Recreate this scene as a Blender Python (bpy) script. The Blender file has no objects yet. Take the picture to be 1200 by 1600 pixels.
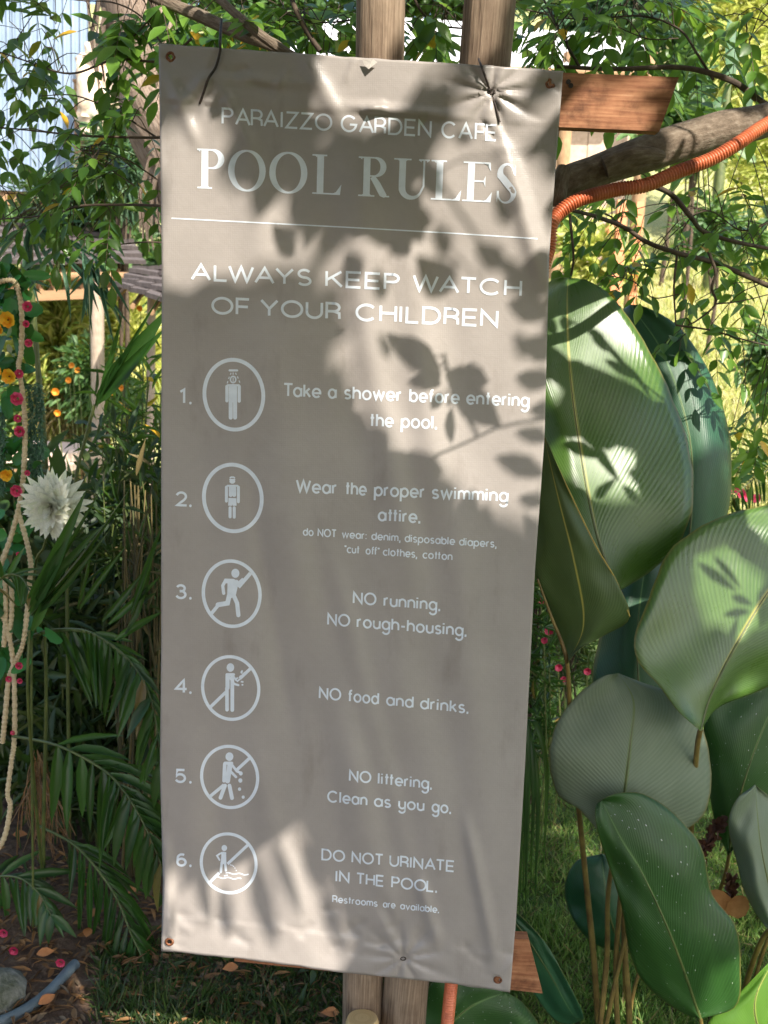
import bpy, math, random
import numpy as np
from mathutils import Vector, Matrix, noise as mnoise
R_ = math.radians
rnd = random.Random(7)
sc = bpy.context.scene
# ------------------------------------------------------------------ camera
FPX = 1600.0; PITCH = R_(9.3); ROLL = R_(2.5)
CAM = Vector((0, 0, 1.5))
fwd = Vector((0, math.cos(PITCH), -math.sin(PITCH)))
up0 = Vector((0, math.sin(PITCH), math.cos(PITCH)))
rt = Vector((math.cos(ROLL), 0, 0)) + up0*math.sin(ROLL)
up = Vector((-math.sin(ROLL), 0, 0)) + up0*math.cos(ROLL)
cam = bpy.data.cameras.new('camera'); camo = bpy.data.objects.new('camera', cam)
sc.collection.objects.link(camo); sc.camera = camo
m = Matrix.Identity(4)
for i in range(3):
    m[i][0] = rt[i]; m[i][1] = up[i]; m[i][2] = -fwd[i]; m[i][3] = CAM[i]
camo.matrix_world = m
cam.sensor_fit = 'VERTICAL'; cam.sensor_height = 36; cam.sensor_width = 27; cam.lens = 36*FPX/1600
cam.clip_start = 0.05; cam.clip_end = 400
cam.dof.use_dof = True; cam.dof.focus_distance = 1.78; cam.dof.aperture_fstop = 9
# ------------------------------------------------------------------ world, sun, exposure
SUN = Vector((0.40, -0.62, 0.68)).normalized()          # towards the sun
w = bpy.data.worlds.new('World'); sc.world = w; w.use_nodes = True
nt = w.node_tree; bg = nt.nodes['Background']
sky = nt.nodes.new('ShaderNodeTexSky'); sky.sky_type = 'NISHITA'; sky.sun_disc = False
sky.dust_density = 2.5; sky.ozone_density = .6; sky.sun_elevation = math.asin(SUN.z); sky.sun_rotation = math.atan2(SUN.x, SUN.y)
nt.links.new(sky.outputs[0], bg.inputs[0]); bg.inputs[1].default_value = 0.13
sl = bpy.data.lights.new('sun', 'SUN'); sl.energy = 3.6; sl.angle = R_(0.55); sl.color = (1, .93, .82)
so = bpy.data.objects.new('sun', sl); sc.collection.objects.link(so)
so.rotation_euler = SUN.to_track_quat('Z', 'Y').to_euler(); so.location = SUN*30
sc.view_settings.view_transform = 'Standard'; sc.view_settings.look = 'None'
sc.view_settings.exposure = 1.45; sc.view_settings.gamma = 1; sc.view_settings.use_curve_mapping = False

def ray(px, py): return fwd + rt*((px-600)/FPX) + up*((800-py)/FPX)
def at(px, py, Y):
    r = ray(px, py); return CAM + r*((Y-CAM.y)/r.y)
def proj(p):
    v = Vector(p)-CAM; z = v.dot(fwd)
    if z < 0.02: return (-9999, -9999, z)
    return (600+FPX*v.dot(rt)/z, 800-FPX*v.dot(up)/z, z)
def inframe(p, mg=25):
    x, y, z = proj(p); return z > 0.02 and -mg < x < 1200+mg and -mg < y < 1600+mg
def mpp(Y): return Y/FPX
def sm(a, b, x):
    t = min(1, max(0, (x-a)/(b-a))); return t*t*(3-2*t)
# ------------------------------------------------------------------ objects
COL = sc.collection
ORG = {}
def tag(o, label=None, cat=None, group=None, kind=None):
    if label: o['label'] = label
    if cat: o['category'] = cat
    if group: o['group'] = group
    if kind: o['kind'] = kind
    return o
def thing(name, label, cat, loc, group=None):
    o = bpy.data.objects.new(name, None); COL.objects.link(o); o.location = loc
    o.empty_display_size = .1
    ORG[o.name] = Vector(loc); return tag(o, label, cat, group)
def link(name, me, parent=None):
    o = bpy.data.objects.new(name, me); COL.objects.link(o)
    if parent: o.parent = parent; ORG[o.name] = ORG[parent.name]
    else: ORG[o.name] = Vector((0, 0, 0))
    return o
class MB:
    def __init__(s): s.v = []; s.f = []; s.uv = []
    def add(s, vs, fs, uvs=None):
        n = len(s.v); s.v += [tuple(v) for v in vs]
        s.uv += list(uvs) if uvs is not None else [(0, 0)]*len(vs)
        s.f += [tuple(i+n for i in f) for f in fs]
    def build(s, name, mat, parent=None, smooth=True, kind=None, label=None):
        o0 = ORG[parent.name] if parent else Vector((0, 0, 0))
        me = bpy.data.meshes.new(name)
        me.from_pydata([(v[0]-o0[0], v[1]-o0[1], v[2]-o0[2]) for v in s.v], [], s.f)
        ul = me.uv_layers.new(name='UVMap')
        li = np.empty(len(me.loops), dtype=np.int32); me.loops.foreach_get('vertex_index', li)
        ul.data.foreach_set('uv', np.array(s.uv, dtype=np.float32)[li].ravel())
        me.materials.append(mat)
        me.polygons.foreach_set('use_smooth', [smooth]*len(me.polygons)); me.update()
        return tag(link(name, me, parent), label, kind=kind)
def box(mb, c, sx, sy, sz, M=None, jit=0):
    vs = []
    for dz in (-.5, .5):
        for dy in (-.5, .5):
            for dx in (-.5, .5):
                v = Vector((dx*sx, dy*sy, dz*sz))
                if jit: v += Vector((rnd.uniform(-jit, jit), rnd.uniform(-jit, jit), rnd.uniform(-jit, jit)))
                if M: v = M @ v
                vs.append(v+Vector(c))
    mb.add(vs, [(0, 2, 3, 1), (4, 5, 7, 6), (0, 1, 5, 4), (2, 6, 7, 3), (0, 4, 6, 2), (1, 3, 7, 5)],
           [(0, 0), (.2, 0), (0, .1), (.2, .1), (0, 1), (.2, 1), (0, .9), (.2, .9)])
def catmull(P, n=6):
    P = [Vector(p) for p in P]
    if len(P) < 3: return [P[0].lerp(P[-1], i/n) for i in range(n+1)]
    Q = [P[0]*2-P[1]]+P+[P[-1]*2-P[-2]]; out = []
    for i in range(1, len(Q)-2):
        for k in range(n):
            t = k/n; a, b, c, d = Q[i-1], Q[i], Q[i+1], Q[i+2]
            out.append(.5*((2*b)+(c-a)*t+(2*a-5*b+4*c-d)*t*t+(3*b-a-3*c+d)*t**3))
    out.append(P[-1]); return out
def tube(mb, P, r, n=8, rough=0, cap=True, seed=0, fr=9):
    """tube along P; r = number or list of radii (interpolated)"""
    P = [Vector(p) for p in P]; N = len(P)
    rs = [r]*N if not hasattr(r, '__len__') else [float(np.interp(i/(N-1), np.linspace(0, 1, len(r)), r)) for i in range(N)]
    vs = []; uv = []; L = 0; nrm = None
    for i, p in enumerate(P):
        t = (P[min(i+1, N-1)]-P[max(i-1, 0)])
        if t.length < 1e-9: t = Vector((0, 0, 1))
        t.normalize()
        if nrm is None: nrm = t.orthogonal().normalized()
        nrm = (nrm-t*nrm.dot(t)); nrm.normalize(); b = t.cross(nrm)
        if i: L += (p-P[i-1]).length
        for k in range(n+1):
            a = 2*math.pi*(k % n)/n; rr = rs[i]
            if rough: rr *= 1+rough*mnoise.noise(Vector((math.cos(a)*2+seed, math.sin(a)*2, L*fr)))
            vs.append(p+(nrm*math.cos(a)+b*math.sin(a))*rr); uv.append((k/n, L))
    fs = [(i*(n+1)+k, i*(n+1)+k+1, (i+1)*(n+1)+k+1, (i+1)*(n+1)+k) for i in range(N-1) for k in range(n)]
    mb.add(vs, fs, uv)
    if cap:
        for i, s in ((0, -1), (N-1, 1)):
            ring = vs[i*(n+1):i*(n+1)+n]; c = [P[i]]+ring
            mb.add(c, [(0, k+1, (k+1) % n+1) if s > 0 else (0, (k+1) % n+1, k+1) for k in range(n)], [(.5, L*3)]+[(.2, L)]*n)
# ------------------------------------------------------------------ materials
def newmat(name):
    m = bpy.data.materials.new(name); m.use_nodes = True; n = m.node_tree
    return m, n, n.nodes['Principled BSDF'], n.nodes['Material Output']
def N(n, t, **k):
    x = n.nodes.new(t)
    for a, b in k.items():
        if isinstance(b, tuple) or not a.startswith('_'):
            if a in x.inputs: x.inputs[a].default_value = b
            else: setattr(x, a, b)
    return x
def ramp(n, fac, stops):
    r = n.nodes.new('ShaderNodeValToRGB'); e = r.color_ramp.elements
    while len(e) < len(stops): e.new(.5)
    for i, (p, c) in enumerate(stops): e[i].position = p; e[i].color = tuple(c)+(1,)
    n.links.new(fac, r.inputs[0]); return r.outputs[0]
def mth(n, op, a, b=None):
    x = n.nodes.new('ShaderNodeMath'); x.operation = op
    for i, v in enumerate((a, b)):
        if v is None: continue
        if isinstance(v, (int, float)): x.inputs[i].default_value = v
        else: n.links.new(v, x.inputs[i])
    return x.outputs[0]
def noise_tex(n, scale, detail=4, vec=None, rough=.55):
    t = n.nodes.new('ShaderNodeTexNoise'); t.inputs['Scale'].default_value = scale
    t.inputs['Detail'].default_value = detail; t.inputs['Roughness'].default_value = rough
    if vec is not None: n.links.new(vec, t.inputs['Vector'])
    return t.outputs['Fac']
def mapping(n, src, scale, rot=(0, 0, 0)):
    tc = n.nodes.new('ShaderNodeTexCoord'); mp = n.nodes.new('ShaderNodeMapping')
    mp.inputs['Scale'].default_value = scale; mp.inputs['Rotation'].default_value = rot
    n.links.new(tc.outputs[src], mp.inputs['Vector']); return mp.outputs[0]
def bump(n, b, h, strength=.4, dist=.01):
    x = n.nodes.new('ShaderNodeBump'); x.inputs['Strength'].default_value = strength; x.inputs['Distance'].default_value = dist
    n.links.new(h, x.inputs['Height']); n.links.new(x.outputs[0], b.inputs['Normal']); return x
def basic(name, stops, scale=8, rough=.7, bstr=.3, bdist=.005, src='Object', sc3=(1, 1, 1), metal=0, spec=.5, detail=5):
    m, n, b, o = newmat(name); v = mapping(n, src, sc3)
    f = noise_tex(n, scale, detail, v); n.links.new(ramp(n, f, stops), b.inputs['Base Color'])
    b.inputs['Roughness'].default_value = rough; b.inputs['Metallic'].default_value = metal
    b.inputs['Specular IOR Level'].default_value = spec
    if bstr: bump(n, b, noise_tex(n, scale*2.5, 6, v), bstr, bdist)
    return m
def wood(name, stops, us=5, vs=3, rough=.8, bstr=.6, dist=.004, src='UV'):
    m, n, b, o = newmat(name); v = mapping(n, src, (us, vs, vs))
    f = noise_tex(n, 5, 8, v, .65); v2 = mapping(n, src, (us*.25, vs*1.4, 1)); g = noise_tex(n, 3, 4, v2)
    h = mth(n, 'ADD', mth(n, 'MULTIPLY', f, .65), mth(n, 'MULTIPLY', g, .35))
    n.links.new(ramp(n, h, stops), b.inputs['Base Color']); b.inputs['Roughness'].default_value = rough
    b.inputs['Specular IOR Level'].default_value = .25
    bump(n, b, f, bstr, dist); return m
def leafmat(name, cols, rough=.38, trans=.3, tcol=(.32, .55, .06), spec=.5, yellow=None):
    """colour per leaf (random per island + per object), a little translucent"""
    m, n, b, o = newmat(name)
    ge = n.nodes.new('ShaderNodeNewGeometry'); oi = n.nodes.new('ShaderNodeObjectInfo')
    r = mth(n, 'FRACT', mth(n, 'ADD', ge.outputs['Random Per Island'], oi.outputs['Random']))
    k = len(cols); st = [(i/(k-1)*.95, c) for i, c in enumerate(cols)]
    if yellow: st[-1] = (.962, cols[-1]); st.append((.972, yellow))
    col = ramp(n, r, st)
    v = mapping(n, 'Object', (1, 1, 1)); nz = noise_tex(n, 25, 3, v)
    mx = n.nodes.new('ShaderNodeMix'); mx.data_type = 'RGBA'; mx.blend_type = 'MULTIPLY'; mx.inputs[0].default_value = .7
    n.links.new(col, mx.inputs[6]); n.links.new(ramp(n, nz, [(.25, (.6, .62, .6)), (.75, (1.25, 1.2, 1.1))]), mx.inputs[7])
    n.links.new(mx.outputs[2], b.inputs['Base Color']); b.inputs['Roughness'].default_value = rough
    b.inputs['Specular IOR Level'].default_value = spec
    if trans:
        t = n.nodes.new('ShaderNodeBsdfTranslucent'); ms = n.nodes.new('ShaderNodeMixShader'); ms.inputs[0].default_value = trans
        m2 = n.nodes.new('ShaderNodeMix'); m2.data_type = 'RGBA'; m2.inputs[0].default_value = .5
        n.links.new(mx.outputs[2], m2.inputs[6]); m2.inputs[7].default_value = tuple(tcol)+(1,)
        n.links.new(m2.outputs[2], t.inputs[0]); n.links.new(b.outputs[0], ms.inputs[1]); n.links.new(t.outputs[0], ms.inputs[2])
        n.links.new(ms.outputs[0], o.inputs[0])
    return m
G = lambda *a: a
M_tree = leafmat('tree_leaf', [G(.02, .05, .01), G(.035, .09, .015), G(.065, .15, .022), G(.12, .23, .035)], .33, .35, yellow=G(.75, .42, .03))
M_treelit = leafmat('sunlit_tree_leaf', [G(.04, .10, .014), G(.07, .17, .022), G(.12, .25, .035), G(.2, .36, .05)], .36, .38, yellow=G(.75, .42, .03))  # brighter copy of the tree leaf, sunlight put into its colour
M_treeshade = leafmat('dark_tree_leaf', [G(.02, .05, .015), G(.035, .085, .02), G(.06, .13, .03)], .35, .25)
M_palm = leafmat('palm_leaflet', [G(.012, .045, .01), G(.02, .07, .013), G(.035, .11, .022)], .42, .25, yellow=G(.2, .13, .045))
M_teal = leafmat('blue_green_blade', [G(.05, .12, .08), G(.08, .17, .11), G(.12, .22, .15)], .4, .2, (.2, .45, .2))
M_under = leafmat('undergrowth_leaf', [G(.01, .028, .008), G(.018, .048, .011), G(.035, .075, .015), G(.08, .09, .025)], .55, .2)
M_yell = leafmat('yellow_green_leaf', [G(.26, .36, .07), G(.45, .52, .13), G(.62, .64, .2), G(.75, .72, .32)], .5, .4, (.7, .75, .15))
M_far = leafmat('far_leaf', [G(.04, .10, .03), G(.07, .15, .05), G(.12, .22, .07)], .5, .3)
M_farblue = leafmat('blue_green_far_leaf', [G(.05, .11, .07), G(.08, .17, .10), G(.16, .27, .14)], .5, .3)
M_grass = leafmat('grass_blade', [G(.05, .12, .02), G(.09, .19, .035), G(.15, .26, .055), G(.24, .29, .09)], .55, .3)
M_grassfar = leafmat('sunlit_grass_blade', [G(.22, .32, .07), G(.42, .46, .13), G(.6, .56, .22), G(.7, .62, .36)], .6, .35, (.6, .65, .2))  # lawn grass again but paler: sun on the slope painted into the colour
M_grassm = leafmat('dry_grass_blade', [G(.10, .075, .03), G(.2, .15, .06), G(.07, .06, .025)], .7, .1)
M_litter = leafmat('fallen_leaf', [G(.10, .05, .02), G(.2, .1, .04), G(.3, .15, .05), G(.16, .12, .08)], .7, .1, (.4, .2, .05))
M_twig = basic('twig_bark', [(.3, (.035, .022, .014)), (.7, (.10, .07, .045))], 40, .85)
M_bark = wood('branch_bark', [(.3, (.06, .045, .032)), (.5, (.17, .13, .095)), (.72, (.32, .27, .21))], 4, 9, .9, .8, .006)
M_post = wood('weathered_post_wood', [(.32, (.05, .037, .028)), (.45, (.15, .113, .082)), (.58, (.25, .20, .15)), (.8, (.40, .34, .27))], 14, 1.6, .85, .8, .004)
M_board = wood('reddish_board_wood', [(.3, (.10, .04, .02)), (.45, (.30, .13, .065)), (.6, (.45, .23, .12)), (.75, (.62, .42, .28))], 26, 1.6, .7, .3, .002)
def blotch(m, stops, scale=6, fac=1):
    n = m.node_tree; b = n.nodes['Principled BSDF']; l = b.inputs['Base Color'].links[0].from_socket
    mx = n.nodes.new('ShaderNodeMix'); mx.data_type = 'RGBA'; mx.blend_type = 'MULTIPLY'; mx.inputs[0].default_value = fac
    n.links.new(l, mx.inputs[6]); n.links.new(ramp(n, noise_tex(n, scale, 6, mapping(n, 'Object', (1, 1, 1)), .65), stops), mx.inputs[7]); n.links.new(mx.outputs[2], b.inputs['Base Color'])
blotch(M_board, [(.36, (.30, .26, .24)), (.5, (.85, .8, .78)), (.68, (1.15, 1.1, 1.1))], 11)
blotch(M_post, [(.35, (1.0, .93, .88)), (.6, (1.5, 1.42, 1.35))], 7)
M_cut = wood('pale_sawn_wood', [(.3, (.42, .28, .12)), (.7, (.68, .52, .28))], 8, 3, .7, .3)
M_hutwood = wood('hut_timber', [(.3, (.22, .12, .06)), (.6, (.42, .27, .15)), (.8, (.55, .42, .28))], 6, 3, .8, .3)
M_hutpost = wood('pale_hut_pole', [(.3, (.24, .18, .13)), (.7, (.48, .40, .32))], 6, 3, .8, .3)
M_roof = wood('thatch_strip', [(.3, (.05, .042, .04)), (.55, (.13, .11, .105)), (.8, (.27, .24, .23))], 3, 20, .9, .8, .01)
M_iron = basic('rusty_wire', [(.3, (.02, .014, .012)), (.7, (.07, .05, .04))], 200, .6, metal=.3)
M_eye = basic('rusty_eyelet_metal', [(.35, (.10, .035, .015)), (.6, (.26, .10, .045)), (.8, (.45, .30, .2))], 250, .5, metal=.5)
M_conduit = basic('orange_plastic', [(.3, (.52, .12, .045)), (.7, (.60, .17, .07))], 12, .42, bstr=.15, bdist=.001)
blotch(M_conduit, [(.35, (.62, .55, .5)), (.5, (1, 1, 1)), (.7, (1.1, 1.25, 1.4))], 22, .8)
M_hose = basic('grey_blue_hose_plastic', [(.3, (.05, .07, .085)), (.7, (.13, .17, .19))], 20, .5)
M_rope = wood('pale_wrapped_rope', [(.3, (.40, .30, .16)), (.6, (.62, .50, .32)), (.8, (.72, .62, .45))], 1, 60, .7, .8, .003)
M_pink = leafmat('pink_petal', [G(.42, .02, .07), G(.58, .04, .12), G(.68, .09, .2)], .5, .25, (.9, .1, .25))
M_yel = leafmat('yellow_petal', [G(.75, .42, .02), G(.85, .55, .04), G(.85, .35, .02)], .5, .25, (.9, .6, .05))
M_orange = leafmat('orange_petal', [G(.8, .28, .02), G(.85, .38, .04)], .5, .25, (.9, .4, .05))
M_white = leafmat('white_petal', [G(.7, .72, .64), G(.8, .8, .74), G(.72, .76, .6)], .5, .2, (.8, .85, .6))
M_stem = basic('olive_stem', [(.3, (.05, .075, .018)), (.7, (.11, .13, .035))], 30, .45, .1)
M_brstem = basic('brown_olive_stem', [(.3, (.10, .06, .02)), (.7, (.22, .16, .045))], 30, .45, .1)
M_bract = basic('dry_brown_bract', [(.3, (.05, .018, .012)), (.7, (.16, .06, .03))], 60, .7)
M_rust = basic('orange_dry_leaf', [(.3, (.35, .13, .04)), (.7, (.5, .22, .08))], 30, .7)
M_metalwall = basic('pale_corrugated_sheet', [(.3, (.20, .27, .36)), (.7, (.27, .345, .44))], 4, .45, bstr=0, spec=.5)
M_terra = basic('orange_clay', [(.3, (.55, .20, .08)), (.7, (.75, .36, .18))], 10, .8)
M_sand = basic('pale_plaster', [(.3, (.62, .55, .47)), (.7, (.8, .74, .68))], 3, .9)
M_weave = wood('woven_wall_strip', [(.3, (.4, .28, .2)), (.7, (.68, .54, .44))], 4, 6, .9, .4)
M_sheath = wood('pale_palm_sheath', [(.3, (.45, .27, .14)), (.5, (.75, .60, .45)), (.8, (.85, .78, .68))], 3, 5, .7, .4)
M_fibre = wood('fibrous_palm_bark', [(.32, (.10, .07, .05)), (.5, (.28, .21, .16)), (.75, (.52, .43, .36))], 22, 3, .95, 1, .02)
M_table = wood('pale_table_wood', [(.3, (.42, .30, .22)), (.7, (.66, .54, .45))], 3, 8, .7, .3, src='Object')
# ------------------------------------------------------------------ leaves
def leaf_template(kind):
    prof = {'ovate': [(0, 0), (.12, .5), (.35, 1), (.6, .9), (.82, .45), (1, 0)],
            'lance': [(0, 0), (.15, .6), (.4, 1), (.7, .7), (1, 0)],
            'strap': [(0, .3), (.22, .95), (.5, 1), (.8, .5), (1, 0)],
            'round': [(0, 0), (.1, .7), (.4, 1), (.75, .85), (.93, .45), (1, 0)],
            'petal': [(0, .25), (.3, .75), (.6, 1), (.85, .8), (1, 0.1)],
            'blade': [(0, .8), (.5, 1), (1, 0)]}[kind]
    droop = {'strap': .22, 'lance': .10, 'ovate': .07, 'round': .05, 'petal': -.25, 'blade': .25}[kind]
    vs = []; fs = []; rows = []
    for x, wd in prof:
        z = -droop*x*x
        if wd < .06: vs.append((x, 0, z)); rows.append((len(vs)-1,))
        else:
            h = wd*.5; fold = .16*wd
            if kind == 'blade': vs += [(x, -h, z), (x, h, z)]; rows.append((len(vs)-2, len(vs)-1))
            else: vs += [(x, -h, z+fold*.5), (x, 0, z), (x, h, z+fold*.5)]; rows.append((len(vs)-3, len(vs)-2, len(vs)-1))
    for a, b in zip(rows, rows[1:]):
        if len(a) == 1: fs += [(a[0], b[i], b[i+1]) for i in range(len(b)-1)]
        elif len(b) == 1: fs += [(a[i+1], a[i], b[0]) for i in range(len(a)-1)]
        else: fs += [(a[i], b[i], b[i+1], a[i+1]) for i in range(len(a)-1)]
    return np.array(vs, dtype=float), fs
TPL = {k: leaf_template(k) for k in ('ovate', 'lance', 'strap', 'round', 'petal', 'blade')}
def frame(d, nrm):
    d = Vector(d).normalized(); s = Vector(nrm).cross(d)
    if s.length < 1e-4: s = d.orthogonal()
    s.normalize(); return d, s, d.cross(s)
def mass(name, leaves, tpl, mat, parent=None, kind='stuff', label=None):
    """leaves: (pos, dir, normal, length, width) -> one mesh"""
    tv, tf = TPL[tpl]; n = len(leaves); k = len(tv)
    if not n: return None
    A = np.zeros((n, 4, 3))
    for i, (p, d, nn, L, W) in enumerate(leaves):
        d, s, u = frame(d, nn); A[i] = [p, d*L, s*W, u*L]
    V = A[:, 0][:, None, :]+tv[None, :, 0, None]*A[:, 1][:, None, :]+tv[None, :, 1, None]*A[:, 2][:, None, :]+tv[None, :, 2, None]*A[:, 3][:, None, :]
    o0 = ORG[parent.name] if parent else Vector((0, 0, 0))
    V = V.reshape(-1, 3)-np.array(o0)
    lt = np.array([len(f) for f in tf]); base = np.concatenate([np.array(f) for f in tf])
    loops = (base[None, :]+(np.arange(n)*k)[:, None]).ravel(); tot = np.tile(lt, n); st = np.concatenate([[0], np.cumsum(tot)[:-1]])
    me = bpy.data.meshes.new(name); me.vertices.add(len(V)); me.vertices.foreach_set('co', V.ravel().astype(np.float32))
    me.loops.add(len(loops)); me.loops.foreach_set('vertex_index', loops.astype(np.int32))
    me.polygons.add(len(tot)); me.polygons.foreach_set('loop_start', st.astype(np.int32)); me.polygons.foreach_set('loop_total', tot.astype(np.int32))
    me.polygons.foreach_set('use_smooth', np.ones(len(tot), dtype=bool)); me.materials.append(mat); me.update(calc_edges=True)
    return tag(link(name, me, parent), label, kind=kind)
TM = {}
def tmesh(tpl, mat):
    key = (tpl, mat.name)
    if key not in TM:
        tv, tf = TPL[tpl]; me = bpy.data.meshes.new('leaf_'+tpl); me.from_pydata([tuple(v) for v in tv], [], tf)
        me.materials.append(mat); me.polygons.foreach_set('use_smooth', [True]*len(me.polygons)); TM[key] = me
    return TM[key]
def leaves_as_parts(parent, leaves, tpl, mat, name='leaf', nmax=300, rest='foliage', minpx=10):
    L = []
    for l in leaves:
        x, y, z = proj(l[0]); px = FPX*l[3]/max(z, .1)
        vis = z > .1 and -20 < x < 1220 and -20 < y < 1620
        L.append((px if vis else 0, l))
    L.sort(key=lambda q: -q[0])
    big = [l for s, l in L[:nmax] if s >= minpx]; small = [l for s, l in L[:nmax] if s < minpx]+[l for s, l in L[nmax:]]
    me = tmesh(tpl, mat); o0 = ORG[parent.name]
    for p, d, nn, ln, W in big:
        d, s, u = frame(d, nn); M = Matrix.Identity(4)
        for i in range(3):
            M[i][0] = d[i]*ln; M[i][1] = s[i]*W; M[i][2] = u[i]*ln; M[i][3] = p[i]-o0[i]
        o = link(name, me, parent); o.matrix_basis = M
    if small: mass(rest, small, tpl, mat, parent)
def rv(s=1): return Vector((rnd.gauss(0, s), rnd.gauss(0, s), rnd.gauss(0, s)))
# ------------------------------------------------------------------ ground
def Tz(x, y):
    sr = sm(-.6, 1.6, x-.05*(y-4))
    z = sr*.30*max(0, y-4.5)+(1-sr)*.42*max(0, y-12)
    if y > 17: z += sr*.25*(y-17)
    z = min(z, 15+.05*y)
    return z+.03*mnoise.noise(Vector((x*1.3, y*1.3, 0)))+.012*mnoise.noise(Vector((x*5, y*5, 3)))
def gp(px, py):
    r = ray(px, py); s = .8
    for _ in range(900):
        p = CAM+r*s
        if p.z <= Tz(p.x, p.y): return p
        s += max(.004, min(.6, (p.z-Tz(p.x, p.y))*.75))
        if s > 90: break
    return None
def build_ground():
    xs = np.concatenate([np.linspace(-60, -4, 20), np.linspace(-3.8, 4.2, 81), np.linspace(4.5, 60, 20)])
    ys = np.concatenate([np.linspace(-40, .4, 14), np.linspace(.6, 16, 150), np.linspace(16.5, 110, 40)])
    mb = MB(); nx = len(xs)
    mb.add([(x, y, Tz(x, y)) for y in ys for x in xs],
           [(j*nx+i, j*nx+i+1, (j+1)*nx+i+1, (j+1)*nx+i) for j in range(len(ys)-1) for i in range(nx-1)])
    m, n, b, o = newmat('garden_ground'); v = mapping(n, 'Object', (1, 1, 1))
    f = noise_tex(n, 3.5, 8, v, .65); f2 = noise_tex(n, 22, 6, v, .7)
    soil = ramp(n, f2, [(.3, (.035, .02, .012)), (.5, (.11, .065, .04)), (.75, (.24, .17, .11))])
    moss = ramp(n, f2, [(.3, (.025, .05, .012)), (.55, (.07, .12, .025)), (.8, (.16, .2, .06))])
    sp = n.nodes.new('ShaderNodeSeparateXYZ'); n.links.new(v, sp.inputs[0])
    k = mth(n, 'ADD', mth(n, 'MULTIPLY', f, 2.6), mth(n, 'ADD', mth(n, 'MULTIPLY', sp.outputs[0], 1.1), -.95))
    k = mth(n, 'MINIMUM', mth(n, 'MAXIMUM', k, 0), 1)
    mx = n.nodes.new('ShaderNodeMix'); mx.data_type = 'RGBA'; n.links.new(k, mx.inputs[0]); n.links.new(soil, mx.inputs[6]); n.links.new(moss, mx.inputs[7])
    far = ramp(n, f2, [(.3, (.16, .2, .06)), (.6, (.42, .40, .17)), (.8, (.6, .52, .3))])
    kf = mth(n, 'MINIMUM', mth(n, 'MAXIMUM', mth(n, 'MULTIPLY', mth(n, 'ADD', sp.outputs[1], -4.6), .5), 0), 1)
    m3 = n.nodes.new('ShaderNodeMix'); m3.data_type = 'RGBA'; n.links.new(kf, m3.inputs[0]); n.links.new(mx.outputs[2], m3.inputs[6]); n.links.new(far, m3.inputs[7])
    n.links.new(m3.outputs[2], b.inputs['Base Color']); b.inputs['Roughness'].default_value = .95
    bump(n, b, f2, .8, .03)
    mb.build('ground', m, kind='structure')
build_ground()
def blades(region, n, h, wd, spread=.5, skip=None):
    out = []
    x0, y0, x1, y1 = region
    for _ in range(n):
        p = gp(rnd.uniform(x0, x1), rnd.uniform(y0, y1))
        if not p or (skip and skip(p)): continue
        d = Vector((rnd.gauss(0, spread), rnd.gauss(0, spread), 1))
        hh = h*rnd.uniform(.5, 1.4)*(1+.6*mnoise.noise(p*6))
        out.append((p-Vector((0, 0, .003)), d, Vector((rnd.gauss(0, 1), rnd.gauss(0, 1), .1)), hh, wd*rnd.uniform(.7, 1.3)))
    return out
tag(mass('mossy_lawn_grass', blades((770, 880, 1230, 1640), 42000, .035, .0032), 'blade', M_grass), 'short mossy green lawn grass below the broad leaves', 'grass', kind='stuff')
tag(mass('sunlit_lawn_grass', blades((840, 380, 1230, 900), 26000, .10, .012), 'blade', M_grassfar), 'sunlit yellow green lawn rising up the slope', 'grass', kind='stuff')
tag(mass('dry_thatch_grass', blades((770, 1150, 1230, 1640), 5000, .06, .0025, 2.5), 'blade', M_grassm), 'dry straw strands lying in the mossy lawn', 'dry grass', kind='stuff')
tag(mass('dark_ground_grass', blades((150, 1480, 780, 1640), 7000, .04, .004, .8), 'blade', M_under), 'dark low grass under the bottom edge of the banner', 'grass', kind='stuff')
lit = []
for _ in range(1500):
    p = gp(rnd.uniform(-60, 560), rnd.uniform(1330, 1660))
    if p: lit.append((p+Vector((0, 0, rnd.uniform(.003, .02))), rv()*1+Vector((0, 0, .0)), Vector((rnd.gauss(0, .4), rnd.gauss(0, .4), 1)), rnd.uniform(.02, .06), rnd.uniform(.002, .014)))
lit = [(p, Vector((d.x, d.y, .15*d.z)), n_, a, b) for p, d, n_, a, b in lit]
tag(mass('leaf_litter', lit, 'lance', M_litter), 'brown leaf litter and dry bits on the dark soil', 'leaf litter', kind='stuff')
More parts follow.
